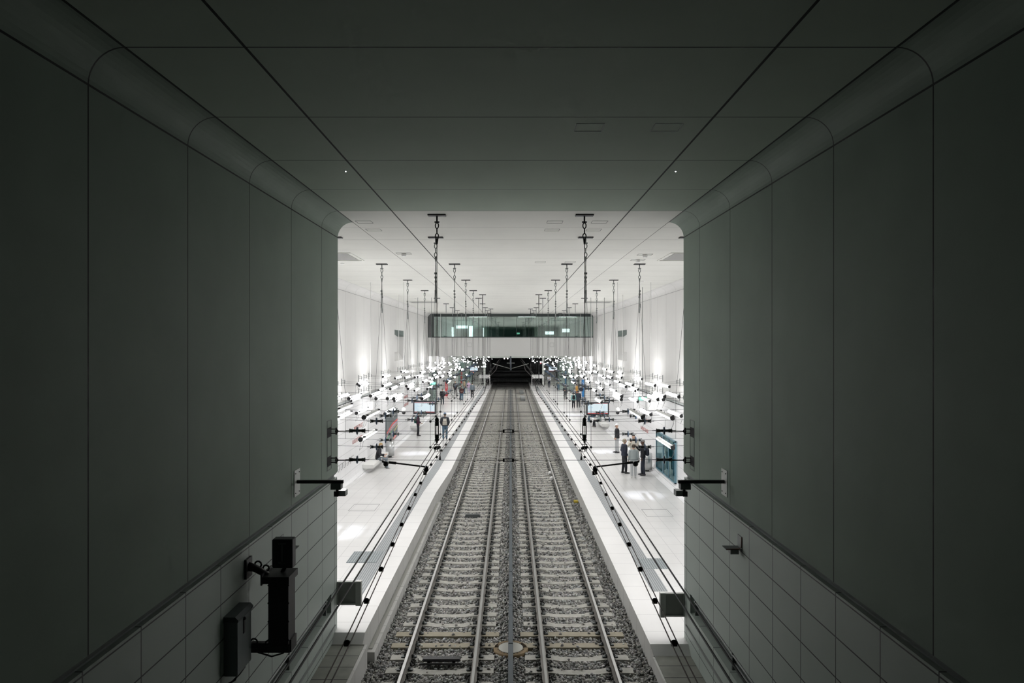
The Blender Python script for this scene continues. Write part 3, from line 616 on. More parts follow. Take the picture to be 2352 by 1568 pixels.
MB().tube([(0, -.06, -.02), (.02, -.1, -.12), (-.03, -.03, -.26), (.02, .05, -.2), (.05, .02, -.08), (.06, 0, .04)], .0035, 5).obj('cable', M_DGREY, lamp0)
lampn = thing('tube_lamp', '', 'lamp')
for ch in list(lamp0.children):
    c_ = ch.copy(); COL.objects.link(c_); c_.parent = lampn
    if 'housing' in ch.name: c_.data = ch.data.copy(); c_.data.materials.clear(); c_.data.materials.append(M_SHELLG)
lampf = thing('tube_lamp', '', 'lamp')
half_tube(-PI*1.06, PI*.06, TR, 6, 0, TL).obj('diffuser', M_LED, lampf)
half_tube(PI*.06, PI*.94, TR, 5, 0, TL).obj('housing', M_SHELL, lampf)
MB().tube([(0, -.06, 0), (0, 0, 0)], TR+.004, 8).obj('end_cap', M_BLACK, lampf)
used = {}
cnt = {}
rodo = MB().tube([(0, .8, 0), (0, .8, 1)], .005, 5).obj('hanger', M_DGREY); rod_used = False
for (X, gi, Z) in LAMPS:
    gi = int(gi); s = 1 if X > 0 else -1; k = (s, gi % 16); cnt[k] = cnt.get(k, 0)+1
    far = 0 if gi in (0, 16) else 2 if gi > 5 else 1; src = (lampn, lamp0, lampf)[far]
    if far not in used: o = src; used[far] = True
    else: o = dup(src)
    o.location = (X, GL[gi]-.8, Z); o.rotation_euler = (0, 0, random.uniform(-.02, .02))
    zw = 5.03+.17*max(0, min(1, (abs(X)-3.2)/4.25)) if gi == 16 or gi < 9 else 5.73
    if rod_used: h_ = rodo.copy(); COL.objects.link(h_)
    else: h_ = rodo; rod_used = True
    h_.parent = o; h_.scale = (1, 1, max(.09, zw-Z))
    o['label'] = 'white tube lamp over the %s platform, %s lamp outward from track in %s cluster' % (SIDE[s], ORD[cnt[k]-1], ORD[gi % 16])
    o['category'] = 'lamp'; o['group'] = 'tube lamps over the %s platform' % SIDE[s]
# downlights over the platforms
for i, (s, Y, lb) in enumerate(((-1, 22.9, 'nearest'), (1, 29.4, 'nearest'), (-1, 40.6, 'second'), (1, 41.3, 'second'), (-1, 64.5, 'far'), (1, 62.5, 'far'))):
    zc = CZ if Y < 61 else 5.73
    g = thing('ceiling_downlight', '%s small round ceiling spotlight over the %s platform' % (lb, SIDE[s]), 'ceiling light', (s*5.65, Y, zc))
    MB().tube([(0,0,0), (0,0,-.03)], [.07, .065], 16).obj('housing', M_WHITE, g)
    ld = bpy.data.lights.new('spot_lamp', 'SPOT'); ld.energy = SPOT_E*(1 if Y < 61 else .35); ld.spot_size = .26 if Y < 61 else .5; ld.spot_blend = 1; ld.shadow_soft_size = .05; ld.color = (.85, .88, 1)
    lo = bpy.data.objects.new('spot_lamp', ld); COL.objects.link(lo); lo.parent = g; lo.location = (0, 0, -.06)
# ================================================================== TUNNEL EQUIPMENT
for s in (-1, 1):
    # wall pocket frame for the span cables
    g = thing('anchor_pocket', 'tall narrow framed anchor pocket with two dark recesses in the %s tunnel wall' % SIDE[s], 'wall pocket', (s*3.85, 14.48, 4.72))
    e = -s
    def sb(m, a, y0, b, y1, z0, z1): return m.box((min(a*e, b*e), y0, z0), (max(a*e, b*e), y1, z1))
    m = MB()
    sb(m, 0, -.17, .006, -.155, -.53, .53); sb(m, 0, .155, .006, .17, -.53, .53); sb(m, 0, -.155, .006, .155, .515, .53); sb(m, 0, -.155, .006, .155, -.53, -.515)
    m.obj('frame', M_DGREY, g)
    for zc in (.27, -.34):
        sb(MB(), 0, -.155, .008, .155, zc-.1, zc+.1).obj('recess', M_DARK, g)  # flat plate; the pocket's shade is its black colour
    # camera on an arm
    sx = s
    g = thing('surveillance_camera', 'camera on a long dark horizontal arm sticking out from the %s tunnel wall' % SIDE[s], 'camera', (s*3.85, 12.28, 4.39))
    sb(MB(), 0, -.16, .012, .16, -.25, .22).obj('wall_plate', mat('plate_white', (.62, .64, .62), .5), g)
    m = MB()
    for yy in (-.1, .1):
        for zz in (-.19, .16): m.ball((e*.014, yy, zz), .012)
    m.obj('screw', M_DGREY, g)
    sb(MB(), .01, -.03, .84, .03, -.028, .028).obj('arm', M_BLACK, g)
    sb(MB(), .63, -.08, .81, .08, -.13, -.03).obj('body', M_DGREY, g)
    m = MB().tube([(e*.73, 0, -.13), (e*.73, 0, -.21)], .025, 8); sb(m, .68, -.05, .76, .1, -.26, -.17); m.obj('neck', M_BLACK, g)
    m = sb(MB(), .76, -.02, .88, .16, -.26, -.16); m.obj('lens_head', mat('lens_grey', (.33, .36, .37), .25), g)
    # little shelf bracket
    g = thing('shelf_bracket', 'small rusty-edged metal shelf bracket on the %s tiled tunnel wall' % SIDE[s], 'bracket', (s*3.865, 11.5, 3.44))
    sb(MB(), 0, -.1, .012, .1, -.04, .2).obj('back_plate', M_GREYM, g)
    sb(MB(), 0, -.11, .27, .11, -.012, .0).obj('shelf', M_DGREY, g)
    sb(MB(), .04, -.06, .18, .06, -.1, -.012).obj('box', M_GREYM, g)
    MB().tube([(e*.27, -.11, .004), (e*.06, -.11, .006), (e*.02, -.11, .03), (e*.012, -.11, .2)], .006, 6).obj('cable', mat('red_brown_cable', (.16, .04, .02), .6), g)
    # pipes in the recess
    g = thing('recess_pipes', 'two long pipes lying in the dark slot of the %s tunnel wall' % SIDE[s], 'pipe', (s*3.9, 0, 1.2))
    for dz, r, xx in ((.2, .022, .01), (.05, .03, .04)):
        MB().tube([(s*xx, -5, dz), (s*xx, 14.5, dz)], r, 8).obj('pipe', M_GREYM if dz > .1 else M_DGREY, g)
    for k in range(7): MB().box((-.01 if s > 0 else -.06, 2.4*k-.02, -.06), (.06 if s > 0 else .01, 2.4*k+.02, .26)).obj('pipe_clip', M_DGREY, g)
    tag(sb(MB(), 0, -6, .03, 15.0, -.02, .02).obj('wall_rail', M_GREYM, None, (s*3.865, 0, .68)), 'thin grey rail running low along the %s tiled tunnel wall' % SIDE[s], 'rail')
    # grey gate box at the platform end
    zb = 1.06 if s < 0 else .8
    g = thing('platform_gate', 'grey metal gate panel jutting from the wall end over the %s platform end' % SIDE[s], 'gate', (s*3.865, 15.25, zb))
    sb(MB(), 0, -.05, .42, .0, 0, .52).obj('panel', mat('gate_grey', (.3, .31, .29), .5), g)
    m = MB(); sb(m, .42, -.09, .54, .03, -.01, .53); m.obj('end_post', mat('gate_light', (.5, .51, .49), .4), g)
    m = MB(); sb(m, 0, -.075, .42, -.05, .49, .52); sb(m, 0, -.075, .42, -.05, 0, .03); sb(m, 0, -.075, .03, -.05, .03, .49); m.obj('frame', mat('gate_light', (.5, .51, .49), .4), g)
# signal on the left wall
g = thing('railway_signal', 'black railway signal seen from behind, bracketed to the left tiled wall', 'signal', (-3.4, 10.1, 2.95))
MB().bbox((-.15, -.12, -.5), (.145, .22, .45), .015).obj('housing', M_BLACK, g)
m = MB()
for zz in (-.42, -.15, .12, .38):
    for xx in (-.15, .145): m.ball((xx, -.1, zz), .014)
m.obj('screw', M_BLACK, g)
MB().box((-.24, -.16, .42), (.17, .26, .52)).box((-.24, -.17, .4), (-.22, .26, .56)).obj('upper_frame', M_BLACK, g)
MB().tube([(-.46, -.1, .66), (-.36, -.06, .62), (-.2, 0, .5)], [.07, .055, .05], 8).box((-.47, -.2, .5), (-.43, .02, .78)).ring((-.33, -.02, .66), .05, .014, 'y', 10).ring((-.22, .0, .6), .045, .014, 'y', 10).obj('upper_bracket', M_BLACK, g)
MB().box((-.45, -.07, -.62), (.15, .1, -.52)).tube([(-.46, -.02, -.55), (-.3, -.02, -.54), (-.1, 0, -.57)], .06, 8).ring((-.16, -.05, -.5), .055, .014, 'y', 10).ring((-.38, -.05, -.47), .05, .014, 'y', 10).box((.13, -.05, -.62), (.17, .2, -.44)).obj('lower_bracket', M_BLACK, g)
MB().tube([(-.3, -.1, -.6), (-.1, -.1, -.66), (.06, -.08, -.62), (.12, 0, -.56)], .012, 6).obj('cable', M_BLACK, g)
MB().tube([(-.02, .1, .5), (.05, .1, .62), (.05, .1, .8)], .03, 6).obj('board_stem', M_BLACK, g)
MB().bbox((-.11, -.06, .62), (.19, .1, 1.04), .008).obj('signal_board', M_BLACK, g)
MB().box((.03, -.075, .68), (.055, -.06, .98)).box((-.02, -.075, .97), (.1, -.06, .99)).box((-.02, -.075, .69), (.1, -.06, .71)).obj('board_bracket', M_DGREY, g)
# cabinet
g = thing('wall_cabinet', 'grey upright metal cabinet with sloping lid mounted on the left tiled wall', 'cabinet', (-3.865, 9.2, 2.38))
MB().bbox((0, 0, 0), (.18, .5, .74), .01).obj('body', mat('cabinet_grey', (.16, .185, .19), .5), g)
MB().prism([(-.0, .74), (.2, .74), (.2, .77), (.16, .81), (0, .81)], 'y', -.02, .52).obj('lid', mat('cabinet_lid', (.07, .085, .09), .5), g)
MB().box((.18, .2, .5), (.19, .25, .7)).ball((.19, .225, .7), .025).obj('handle', M_BLACK, g)
MB().tube([(.15, .1, 0), (.12, .08, -.08), (.0, .0, -.12), (-.0, -.1, -.06)], .012, 6).tube([(.17, .3, 0), (.13, .2, -.06), (.03, .02, -.15), (-.0, -.12, -.1)], .012, 6).obj('cable', M_BLACK, g)

# ================================================================== HALL EQUIPMENT
for s in (-1, 1):
    g = thing('cable_tray', 'long grey cable tray along the %s hall wall below the wall anchors' % SIDE[s], 'cable tray', (s*XH, YO, 4.2))
    sb = lambda m, a, y0, b, y1, z0, z1: m.box((min(a*-s, b*-s), y0, z0), (max(a*-s, b*-s), y1, z1))
    m = MB(); sb(m, 0, .2, .16, 46, .02, .05); sb(m, .15, .2, .16, 46, .02, .14); m.obj('tray', M_GREYM, g)
    m = MB()
    for k in range(3): m.tube([(-s*(.04+.04*k), .3, .075), (-s*(.04+.04*k), 46, .075)], .014, 6)
    m.obj('cables', M_DGREY, g)
    # pendant loudspeakers
    for i, Y in enumerate((30.2, 37.8, 45.5, 52.4, 60.4, 68)):
        zc = CZ if Y < 61 else 5.73
        g = thing('pendant_speaker', 'white box loudspeaker on a thin rod over the %s platform, %s from the tunnel' % (SIDE[s], ORD[i]), 'loudspeaker', (s*6.2, Y, 4.14), 0, 'pendant loudspeakers')
        MB().bbox((-.12, -.12, -.19), (.12, .12, .19), .015).obj('body', M_WHITE, g)
        MB().tube([(0,0,.19), (0,0,zc-4.14)], .012, 6).obj('rod', M_WHITE, g)
        MB().box((-.09, -.125, -.16), (.09, -.12, .16)).obj('front', mat('speaker_front', (.7, .7, .7), .5), g)
    g = thing('dome_camera', 'white dome camera with a dark lens on a thin rod over the %s platform' % SIDE[s], 'camera', (s*4.7, 30, 3.9))
    MB().tube([(0,0,.17), (0,0,.12), (0,0,0)], [.03, .09, .1], 16).obj('housing', M_WHITE, g)
    MB().ball((0,0,-.05), (.085, .085, .085), 14).obj('dome', M_BLACK, g)
    MB().tube([(0,0,.17), (0,0,CZ-3.9)], .01, 6).obj('rod', M_WHITE, g)
# display screens
M_SCR = mat('screen_glow', (.3, .36, .4), .3, emit=.55, ecol=(.82, .95, 1))
M_SCRT = mat('screen_text', (.2, .4, .6), .3, emit=.35, ecol=(.35, .62, .75))
M_SCRR = mat('screen_red', (.35, .03, .03), .3, emit=.3, ecol=(.9, .1, .1))
def screen(x, Y, z, w, h, label, zt):
    g = thing('display_screen', label, 'screen', (x, Y, z))
    MB().bbox((-w/2, 0, -h/2), (w/2, .12, h/2), .012).obj('casing', mat('screen_case', (.02, .022, .03), .4), g)
    MB().box((-w/2+.075, -.006, -h/2+.09), (w/2-.075, 0, h/2-.07)).obj('display', M_SCR, g)
    m = MB()
    for k in range(6):
        zz = h/2-.17-k*(h-.3)/6
        m.box((-w/2+.09, -.009, zz), (-w/2+.09+w*(.12+.05*(k % 3)), -.006, zz+.014)); m.box((w/2-.35, -.009, zz), (w/2-.35+.12, -.006, zz+.014))
    m.obj('text_rows', M_SCRT, g)
    MB().box((-w/2+.075, -.009, -h/2+.09), (w/2-.075, -.006, -h/2+.13)).box((-w/2+.075, -.009, h/2-.085), (w/2-.075, -.006, h/2-.07)).obj('red_bars', M_SCRR, g)
    MB().tube([(-w*.3, .06, h/2), (-w*.3, .06, zt-z)], .012, 6).tube([(w*.3, .06, h/2), (w*.3, .06, zt-z)], .012, 6).obj('rod', M_GREYM, g)
screen(-5.05, 40, 3.13, 1.33, .76, 'large lit departure screen hanging over the left platform in mid hall', CZ)
screen(5.1, 40, 3.06, 1.33, .76, 'large lit departure screen hanging over the right platform in mid hall', CZ)
screen(-4.95, 92, 3.45, 1.2, .72, 'small distant lit screen hanging before the left stairs', 5.73)
screen(5.65, 92, 3.45, 1.2, .72, 'small distant lit screen hanging before the right stairs', 5.73)
# wall displays
g = thing('network_map_panel', 'dark wall panel with coloured line map behind the steel bin on the left wall', 'wall panel', (-XH, 42.6, 1.75))
MB().box((0, -2, -.95), (.06, 2, .92)).obj('panel', mat('panel_slate', (.10, .125, .13), .35), g)
def strip(m, pts, w, mi):
    for (y0, z0), (y1, z1) in zip(pts, pts[1:]):
        d = Vector((y1-y0, z1-z0)).normalized()*w/2; nx, nz = -d.y, d.x
        m.add([(.065, y0+nx, z0+nz), (.065, y1+nx, z1+nz), (.065, y1-nx, z1-nz), (.065, y0-nx, z0-nz)], [(0,1,2,3)], mi)
for nm, c, pts, w in (('red_line', (.75, .12, .12), [(-1.95, -.25), (0, .1), (1.95, .2)], .12), ('pink_line', (.6, .45, .6), [(-1.95, -.38), (0, -.03), (1.95, .08)], .08), ('orange_line', (.8, .5, .4), [(-1.95, -.5), (0, -.15), (1.95, -.04)], .05),
    ('green_line', (.1, .5, .25), [(-1.95, -.62), (-.2, -.32), (-.2, -.2)], .07), ('yellow_line', (.75, .65, .2), [(.2, -.9), (.2, -.5), (1.95, -.2)], .07), ('white_line', (.8, .8, .8), [(.3, .5), (1.1, .62)], .05), ('rose_block', (.75, .3, .28), [(.4, -.85), (1.9, -.72)], .18)):
    m = MB(); strip(m, pts, w, 0); m.obj(nm, mat('map_'+nm, c, .5), g)
g = thing('display_case', 'wide blue-grey glass display case in the right wall beside the group of people', 'display case', (XH, 32.5, 1.55))
MB().box((-.05, -2, -.95), (.0, 2, .95)).obj('back', mat('case_back', (.36, .45, .47), .4), g)
m = MB()
for yy in (-2, -.75, .35, .45, 1.95): m.box((-.12, yy, -.95), (-.05, yy+.06, .95))
m.box((-.12, -2, .9), (-.05, 2, .95)).box((-.12, -2, -.95), (-.05, 2, -.9)); m.obj('frame', mat('case_frame', (.12, .24, .3), .4), g)
MB().box((-.1, -1.94, -.9), (-.095, 1.95, .9)).obj('glass_door', M_VITR, g)
MB().box((-.08, -1.2, -.7), (-.055, -.8, .5)).obj('poster', mat('poster_green', (.05, .3, .25), .5), g)
# lettering in red on the walls
def text(body, loc, s, size, label, group=None):
    cu = bpy.data.curves.new('wall_lettering', 'FONT'); cu.body = body; cu.size = size*.82; cu.offset = -.007; cu.extrude = .004; cu.align_x = 'CENTER'; cu.space_character = 1.08
    o = bpy.data.objects.new('wall_lettering', cu); COL.objects.link(o); o.location = loc
    o.rotation_euler = (PI/2, 0, PI/2 if s < 0 else -PI/2)
    dg = bpy.context.evaluated_depsgraph_get(); me = bpy.data.meshes.new_from_object(o.evaluated_get(dg))
    o2 = bpy.data.objects.new('wall_lettering', me); COL.objects.link(o2); o2.location = o.location; o2.rotation_euler = o.rotation_euler
    bpy.data.objects.remove(o); me.materials.clear(); me.materials.append(mat('red_lettering', (.42, .13, .11), .7)); o2.name = 'wall_lettering'
    return tag(o2, label, 'lettering')
text('MARKTPLATZ', (-XH+.008, 33.4, 2.72), -1, .36, 'upper red-brown lettering reading MARKTPLATZ, nearer place on the left wall')
text('KAISERSTRASSE', (-XH+.008, 33.2, 2.12), -1, .36, 'lower red-brown lettering reading KAISERSTRASSE, nearer place on the left wall')
text('MARKTPLATZ', (-XH+.008, 48.6, 3.0), -1, .36, 'far upper red lettering on the left wall beyond the dark map panel')
text('KAISERSTRASSE', (-XH+.008, 48.6, 2.45), -1, .36, 'far lower red lettering on the left wall beyond the dark map panel')
text('MARKTPLATZ', (XH-.008, 38.0, 2.55), 1, .36, 'upper red lettering on the right wall behind the group')
text('KAISERSTRASSE', (XH-.008, 38.0, 2.0), 1, .36, 'lower red lettering on the right wall behind the group')
# bins, benches
for s, x, Y, lb in ((-1, -6.95, 39.3, 'shiny steel cylinder bin by the dark map panel on the left platform'), (1, 7.0, 35.0, 'shiny steel cylinder bin by the right wall behind the group')):
    g = thing('litter_bin', lb, 'bin', (x, Y, .34))
    MB().tube([(0,0,.1), (0,0,.9)], .25, 24).obj('body', M_STEEL, g); MB().tube([(0,0,.9), (0,0,.94)], [.25, .22], 24).obj('rim', M_STEEL, g); MB().tube([(0,0,.0), (0,0,.1)], .1, 12).obj('foot', M_DGREY, g)
def bench(x, Y, L, lb):
    s = 1 if x > 0 else -1; f = .34
    g = thing('bench', lb, 'bench', (s*XH, Y, f))
    m = MB(); a, b = sorted((0, -s*.58)); m.bbox((a, 0, .27), (b, L, .46), .02); m.obj('seat', M_HTILE if False else mat('bench_white', (.72, .72, .7), .4), g)
    prof = [(-s*.0, 0), (-s*.0, .27), (-s*.5, .27)]+[(-s*(.5-.42*math.sin(q)), .27-.27*(1-math.cos(q))) for q in [PI/2*i/6 for i in range(1, 7)]]
    MB().prism(prof, 'y', .12, L-.12).obj('support', mat('bench_white', (.72, .72, .7), .4), g)
bench(-7, 34.2, 4.2, 'white wall bench with rounded underside where someone sits, left platform')
bench(-7, 50.5, 4.0, 'far white wall bench on the left platform seen under the big screen')
bench(7, 51.5, 4.5, 'white wall bench with two seated people under the right screen')
for k in range(5):
    pass
g = thing('wall_hook_rail', 'grey wall rail with small hooks low on the left hall wall', 'rail', (-XH, 29.2, 1.62))
m = MB().tube([(.05, 0, 0), (.05, 3.0, 0)], .012, 6); m.obj('rail', mat('hook_grey', (.35, .35, .35), .5), g)
for k in range(5): MB().tube([(.05, .3+.55*k, 0), (.05, .3+.55*k, -.18), (.05, .18+.55*k, -.26), (.05, .05+.55*k, -.26)], .014, 6).obj('hook', mat('hook_grey', (.35, .35, .35), .5), g)
# pillars
for x, Y, h, c, lb in ((-8.0, 85, 2.0, (.62, .03, .04), 'slim red information pillar far down the left platform'), (8.9, 84, 2.1, (.03, .2, .48), 'slim blue information pillar far down the right platform')):
    g = thing('information_pillar', lb, 'pillar sign', (x, Y, .34))
    MB().bbox((-.15, -.12, 0), (.15, .12, h), .02).obj('body', mat('pillar_'+('red' if x < 0 else 'blue'), c, .4), g)
    m = MB()
    for k in range(7): m.box((-.08, -.126, h*.45+.13*k), (-.08+.1+.05*(k % 2), -.12, h*.45+.05+.13*k))
    m.obj('white_marks', M_WHITE, g)
# lift enclosures, glass boxes, doors further away
def glassbox(x0, x1, y0, y1, z1, lb, nm='lift_enclosure', cat='lift'):
    g = thing(nm, lb, cat, ((x0+x1)/2, (y0+y1)/2, .34)); w = (x1-x0)/2; d = (y1-y0)/2; h = z1-.34
    m = MB()
    for a in (-w, 0, w):
        for b in (-d, d): m.box((a-.05, b-.05, 0), (a+.05, b+.05, h))
    m.box((-w, -d-.05, h-.15), (w, d+.05, h)).box((-w, -d-.04, h*.5-.05), (w, -d+.04, h*.5+.05)); m.obj('frame', mat('lift_frame', (.17, .21, .2), .4, .3), g)
    MB().box((-w+.05, -d, 0), (w-.05, -d+.02, h-.15)).box((-w, -d+.05, 0), (-w+.02, d-.05, h-.15)).box((w-.02, -d+.05, 0), (w, d-.05, h-.15)).obj('glass', M_GLASS, g)
    MB().box((-w+.1, d-.1, 0), (w-.1, d-.05, h-.15)).obj('back_wall', mat('lift_back', (.5, .6, .56), .5), g)
glassbox(-9.6, -8.2, 72, 75, 4.6, 'dark green glass lift enclosure beyond the gallery edge on the left', )
glassbox(-7.5, -5.7, 98, 101, 4.3, 'far green glass lift beside the left stairs')
glassbox(6.9, 9.0, 97, 100, 4.3, 'far green glass lift behind the person in red, right side')
g = thing('door_niche', 'dark doorway niche with a lit green exit sign on the left hall wall', 'doorway', (-XH, 66-7, .34))
MB().box((0, -1.2, 0), (.04, 1.2, 2.4)).obj('door_leaf', mat('door_dark', (.14, .18, .17), .4), g)
MB().box((0, -1.3, 2.4), (.07, 1.3, 2.48)).box((0, -1.3, 0), (.07, -1.2, 2.4)).box((0, 1.2, 0), (.07, 1.3, 2.4)).obj('frame', M_GREYM, g)
M_EXIT = mat('exit_green', (.05, .6, .35), .4, emit=1.2, ecol=(.4, 1, .75))
def sign(x, Y, z, w, h, lb, m, rod, nm='exit_sign'):
    g = thing(nm, lb, 'sign', (x, Y, z))
    MB().bbox((-w/2, 0, -h/2), (w/2, .08, h/2), .01).obj('housing', M_GREYM, g); MB().box((-w/2+.02, -.01, -h/2+.02), (w/2-.02, 0, h/2-.02)).obj('face', m, g)
    MB().tube([(0, .04, h/2), (0, .04, rod-z)], .012, 6).obj('rod', M_GREYM, g)
sign(-6.6, 58, 3.5, .5, .25, 'small lit green exit sign hanging over the left platform near the gallery', M_EXIT, CZ)
sign(6.3, 32.6, 4.25, .42, .2, 'small lit green exit sign hanging among the lamps on the right', M_EXIT, CZ)
sign(-4.1, 106.8, 3.3, .5, .3, 'small lit white-green sign on the column by the left stairs', mat('sign_white', (.8, 1, .9), .4, emit=2.5), 5.0)
for x, Y, z, c, lb in ((-5.9, 106.5, 2.3, (1, .25, .08), 'small orange-red signal light by the left stairs'), (4.7, 106.8, 3.9, (1, .05, .08), 'red signal light right of the dark track tunnel'), (-1.15, 125, 5.05-.9, (1, .8, .8), 'left of two small lights deep in the dark tunnel'), (-.55, 125, 5.05-.9, (1, .8, .8), 'right of two small lights deep in the dark tunnel')):
    g = thing('signal_light', lb, 'signal light', (x, Y, z))
    MB().bbox((-.16, 0, -.3), (.16, .12, .3), .02).obj('housing', M_BLACK, g); MB().tube([(0, -.03, 0), (0, 0, 0)], .11, 12).obj('lens', mat('lens_%d' % int(Y*10+x), c, .4, emit=6, ecol=c), g)
# posts and white gate boxes at the end of the platforms
for x0, x1, lb in ((-4.7, -3.05, 'left'), (3.1, 4.9, 'right')):
    g = thing('end_gate', 'white gate board at the far end of the %s platform beside the dark tunnel' % lb, 'gate', ((x0+x1)/2, 101, .34)); w = (x1-x0)/2
    MB().box((-w, 0, 1.4), (w, .1, 1.95)).obj('board', M_WHITE, g); MB().box((-w, 0, 0), (-w+.08, .1, 1.4)).box((w-.08, 0, 0), (w, .1, 1.4)).obj('post', M_WHITE, g)
# stairs
def stairs(x0, x1, lb, n=27):
    g = thing('staircase', lb, 'stairs', ((x0+x1)/2, YE, .34)); w = (x1-x0)/2; m = MB()
    for k in range(n): m.box((-w, .3*k, 0), (w, .3*k+.3, .165*(k+1)))
    m.obj('flight', joints('stair_stone', (.6, .61, .57), .7, lambda t, x, y, z: t.math('MULTIPLY', t.grid(z, .34, .165, .05), t.math('GREATER_THAN', z, .36)), dark=(.06, .07, .065), var=.05), g)
    for q in (-w-.05, w+.05): MB().tube([(q, -.3, 1.0), (q, .3*n, 1.0+.165*n)], .04, 6).obj('handrail', M_GREYM, g)
stairs(-6.0, -4.35, 'far grey staircase rising left of the dark track tunnel')
stairs(5.4, 7.0, 'far grey staircase rising right of the dark track tunnel')
def escal(x0, x1, lb):
    g = thing('escalator', lb, 'escalator', ((x0+x1)/2, YE, .34)); w = (x1-x0)/2; m = MB()
    for k in range(24): m.box((-w+.12, .3*k, 0), (w-.12, .3*k+.3, .165*(k+1)))
    m.obj('steps', M_DGREY, g)
    for q in (-w, w-.1):
        MB().prism([(-.6, 0), (-.6, .9), (0, 1.0), (7.2, 1+3.96), (7.2, 0)], 'x', q, q+.1).obj('balustrade', mat('escalator_side', (.45, .48, .45), .4), g)
escal(-7.3, -6.2, 'far escalator left of the left staircase'); escal(7.0, 7.8, 'far narrow escalator right of the right staircase')
# things in the gallery behind the glass
for i, (x, z, w, h, lb) in enumerate(((3.6, 7.95, .9, .3, 'lit white sign pair behind the gallery glass, right of centre'), (5.1, 8.2, .75, .35, 'lit white sign behind the gallery glass, further right'), (.7, 7.9, .3, .16, 'tiny lit green sign behind the gallery glass near centre'))):
    g = thing('lit_sign', lb, 'sign', (x*1.09, YB+7, z))
    MB().box((-w/2, 0, -h/2), (w/2, .08, h/2)).obj('face', mat('sign_glow', (.9, .95, 1), .4, emit=3.5) if i < 2 else M_EXIT, g)
    MB().tube([(0, .04, h/2), (0, .04, CZ-z)], .015, 6).obj('rod', M_GREYM, g)
for i, x in enumerate((-3.2, 1.6, 5.6)):  # added strips, made up to brighten the lobby behind the glass
    g = thing('gallery_fill_light', '%s added fill light strip behind the gallery glass' % ('left', 'middle', 'right')[i], 'ceiling light', (x, YB+5.5, CZ))
    MB().box((-.9, -.08, -.06), (.9, .08, 0)).obj('housing', M_GREYM, g); MB().box((-.85, -.06, -.075), (.85, .06, -.06)).obj('diffuser', mat('gallery_fill_glow', (.9, 1, .97), .4, emit=14), g)
g = thing('gallery_stair', 'brightly lit stair way behind the gallery glass on the left', 'stairs', (-5.2, YB+11.2, 7.45))
m = MB()
for k in range(7): m.box((-.7, .08*k, .0), (.7, .08*k+.08, .14*(k+1)))
for k in range(7): m.box((1.2, .08*k, .0), (2.2, .08*k+.08, .14*(k+1)))
m.obj('flight', M_GREYM, g)
MB().box((-1.1, 0, 0), (-.85, .1, 1.2)).box((.75, 0, 0), (1.15, .1, 1.3)).box((2.25, 0, 0), (2.32, .1, 1.1)).box((-.6, 0, 1.05), (.6, .1, 1.35)).obj('light_strip', mat('stair_glow', (.9, .95, 1), .4, emit=4), g)
for s in (-1, 1):
    g = thing('front_hatch', 'small square hatch outline on the white gallery front, %s side' % SIDE[s], 'hatch', (s*3.72, YB, 6.76))
    MB().box((-.18, -.01, -.18), (.18, 0, -.165)).box((-.18, -.01, .165), (.18, 0, .18)).box((-.18, -.01, -.165), (-.165, 0, .165)).box((.165, -.01, -.165), (.18, 0, .165)).obj('frame', M_GREYM, g)
    g = thing('soffit_rail', 'thin grey rail on the gallery soffit edge, %s side' % SIDE[s], 'rail', (s*5, YB+.2, 5.7))
    MB().box((-1.5, 0, -.03), (1.5, .1, 0)).obj('rail', M_GREYM, g)

# ================================================================== BICYCLES
def bicycle(loc, rz, c, lb):
    g = thing('bicycle', lb, 'bicycle', loc, rz)
    for x in (-.52, .52):
        w = MB().ring((x, 0, .34), .32, .022, 'y', 20).obj('wheel', M_BLACK, g)
        m = MB()
        for k in range(8): a = PI*2*k/8; m.tube([(x, 0, .34), (x+.31*math.cos(a), 0, .34+.31*math.sin(a))], .003, 4)
        m.obj('spoke', M_STEEL, w)
    MB().tube([(-.52, 0, .34), (-.1, 0, .3), (-.22, 0, .8)], .018, 6).tube([(-.1, 0, .3), (.36, 0, .78), (-.2, 0, .74), (-.52, 0, .34)], .018, 6).tube([(.52, 0, .34), (.36, 0, .78), (.33, 0, .95)], .018, 6).obj('frame', c, g)
    MB().bbox((-.34, -.06, .8), (-.1, .06, .85), .02).obj('saddle', M_BLACK, g)
    MB().tube([(.25, -.25, .98), (.33, 0, .95), (.25, .25, .98)], .014, 6).obj('handlebar', M_BLACK, g)
    MB().ring((-.1, 0, .3), .09, .01, 'y', 12).tube([(-.1, -.06, .3), (-.1, -.1, .16)], .012, 5).obj('crank', M_DGREY, g)
bicycle((-6.65, 80.5, .34), .15, mat('bike_grey', (.3, .31, .31), .4), 'grey bicycle far down the left platform beside waiting people')
bicycle((7.4, 70.3, .34), 1.2, mat('bike_blue', (.1, .12, .22), .4), 'dark bicycle on the right platform beside the two people with backs turned')
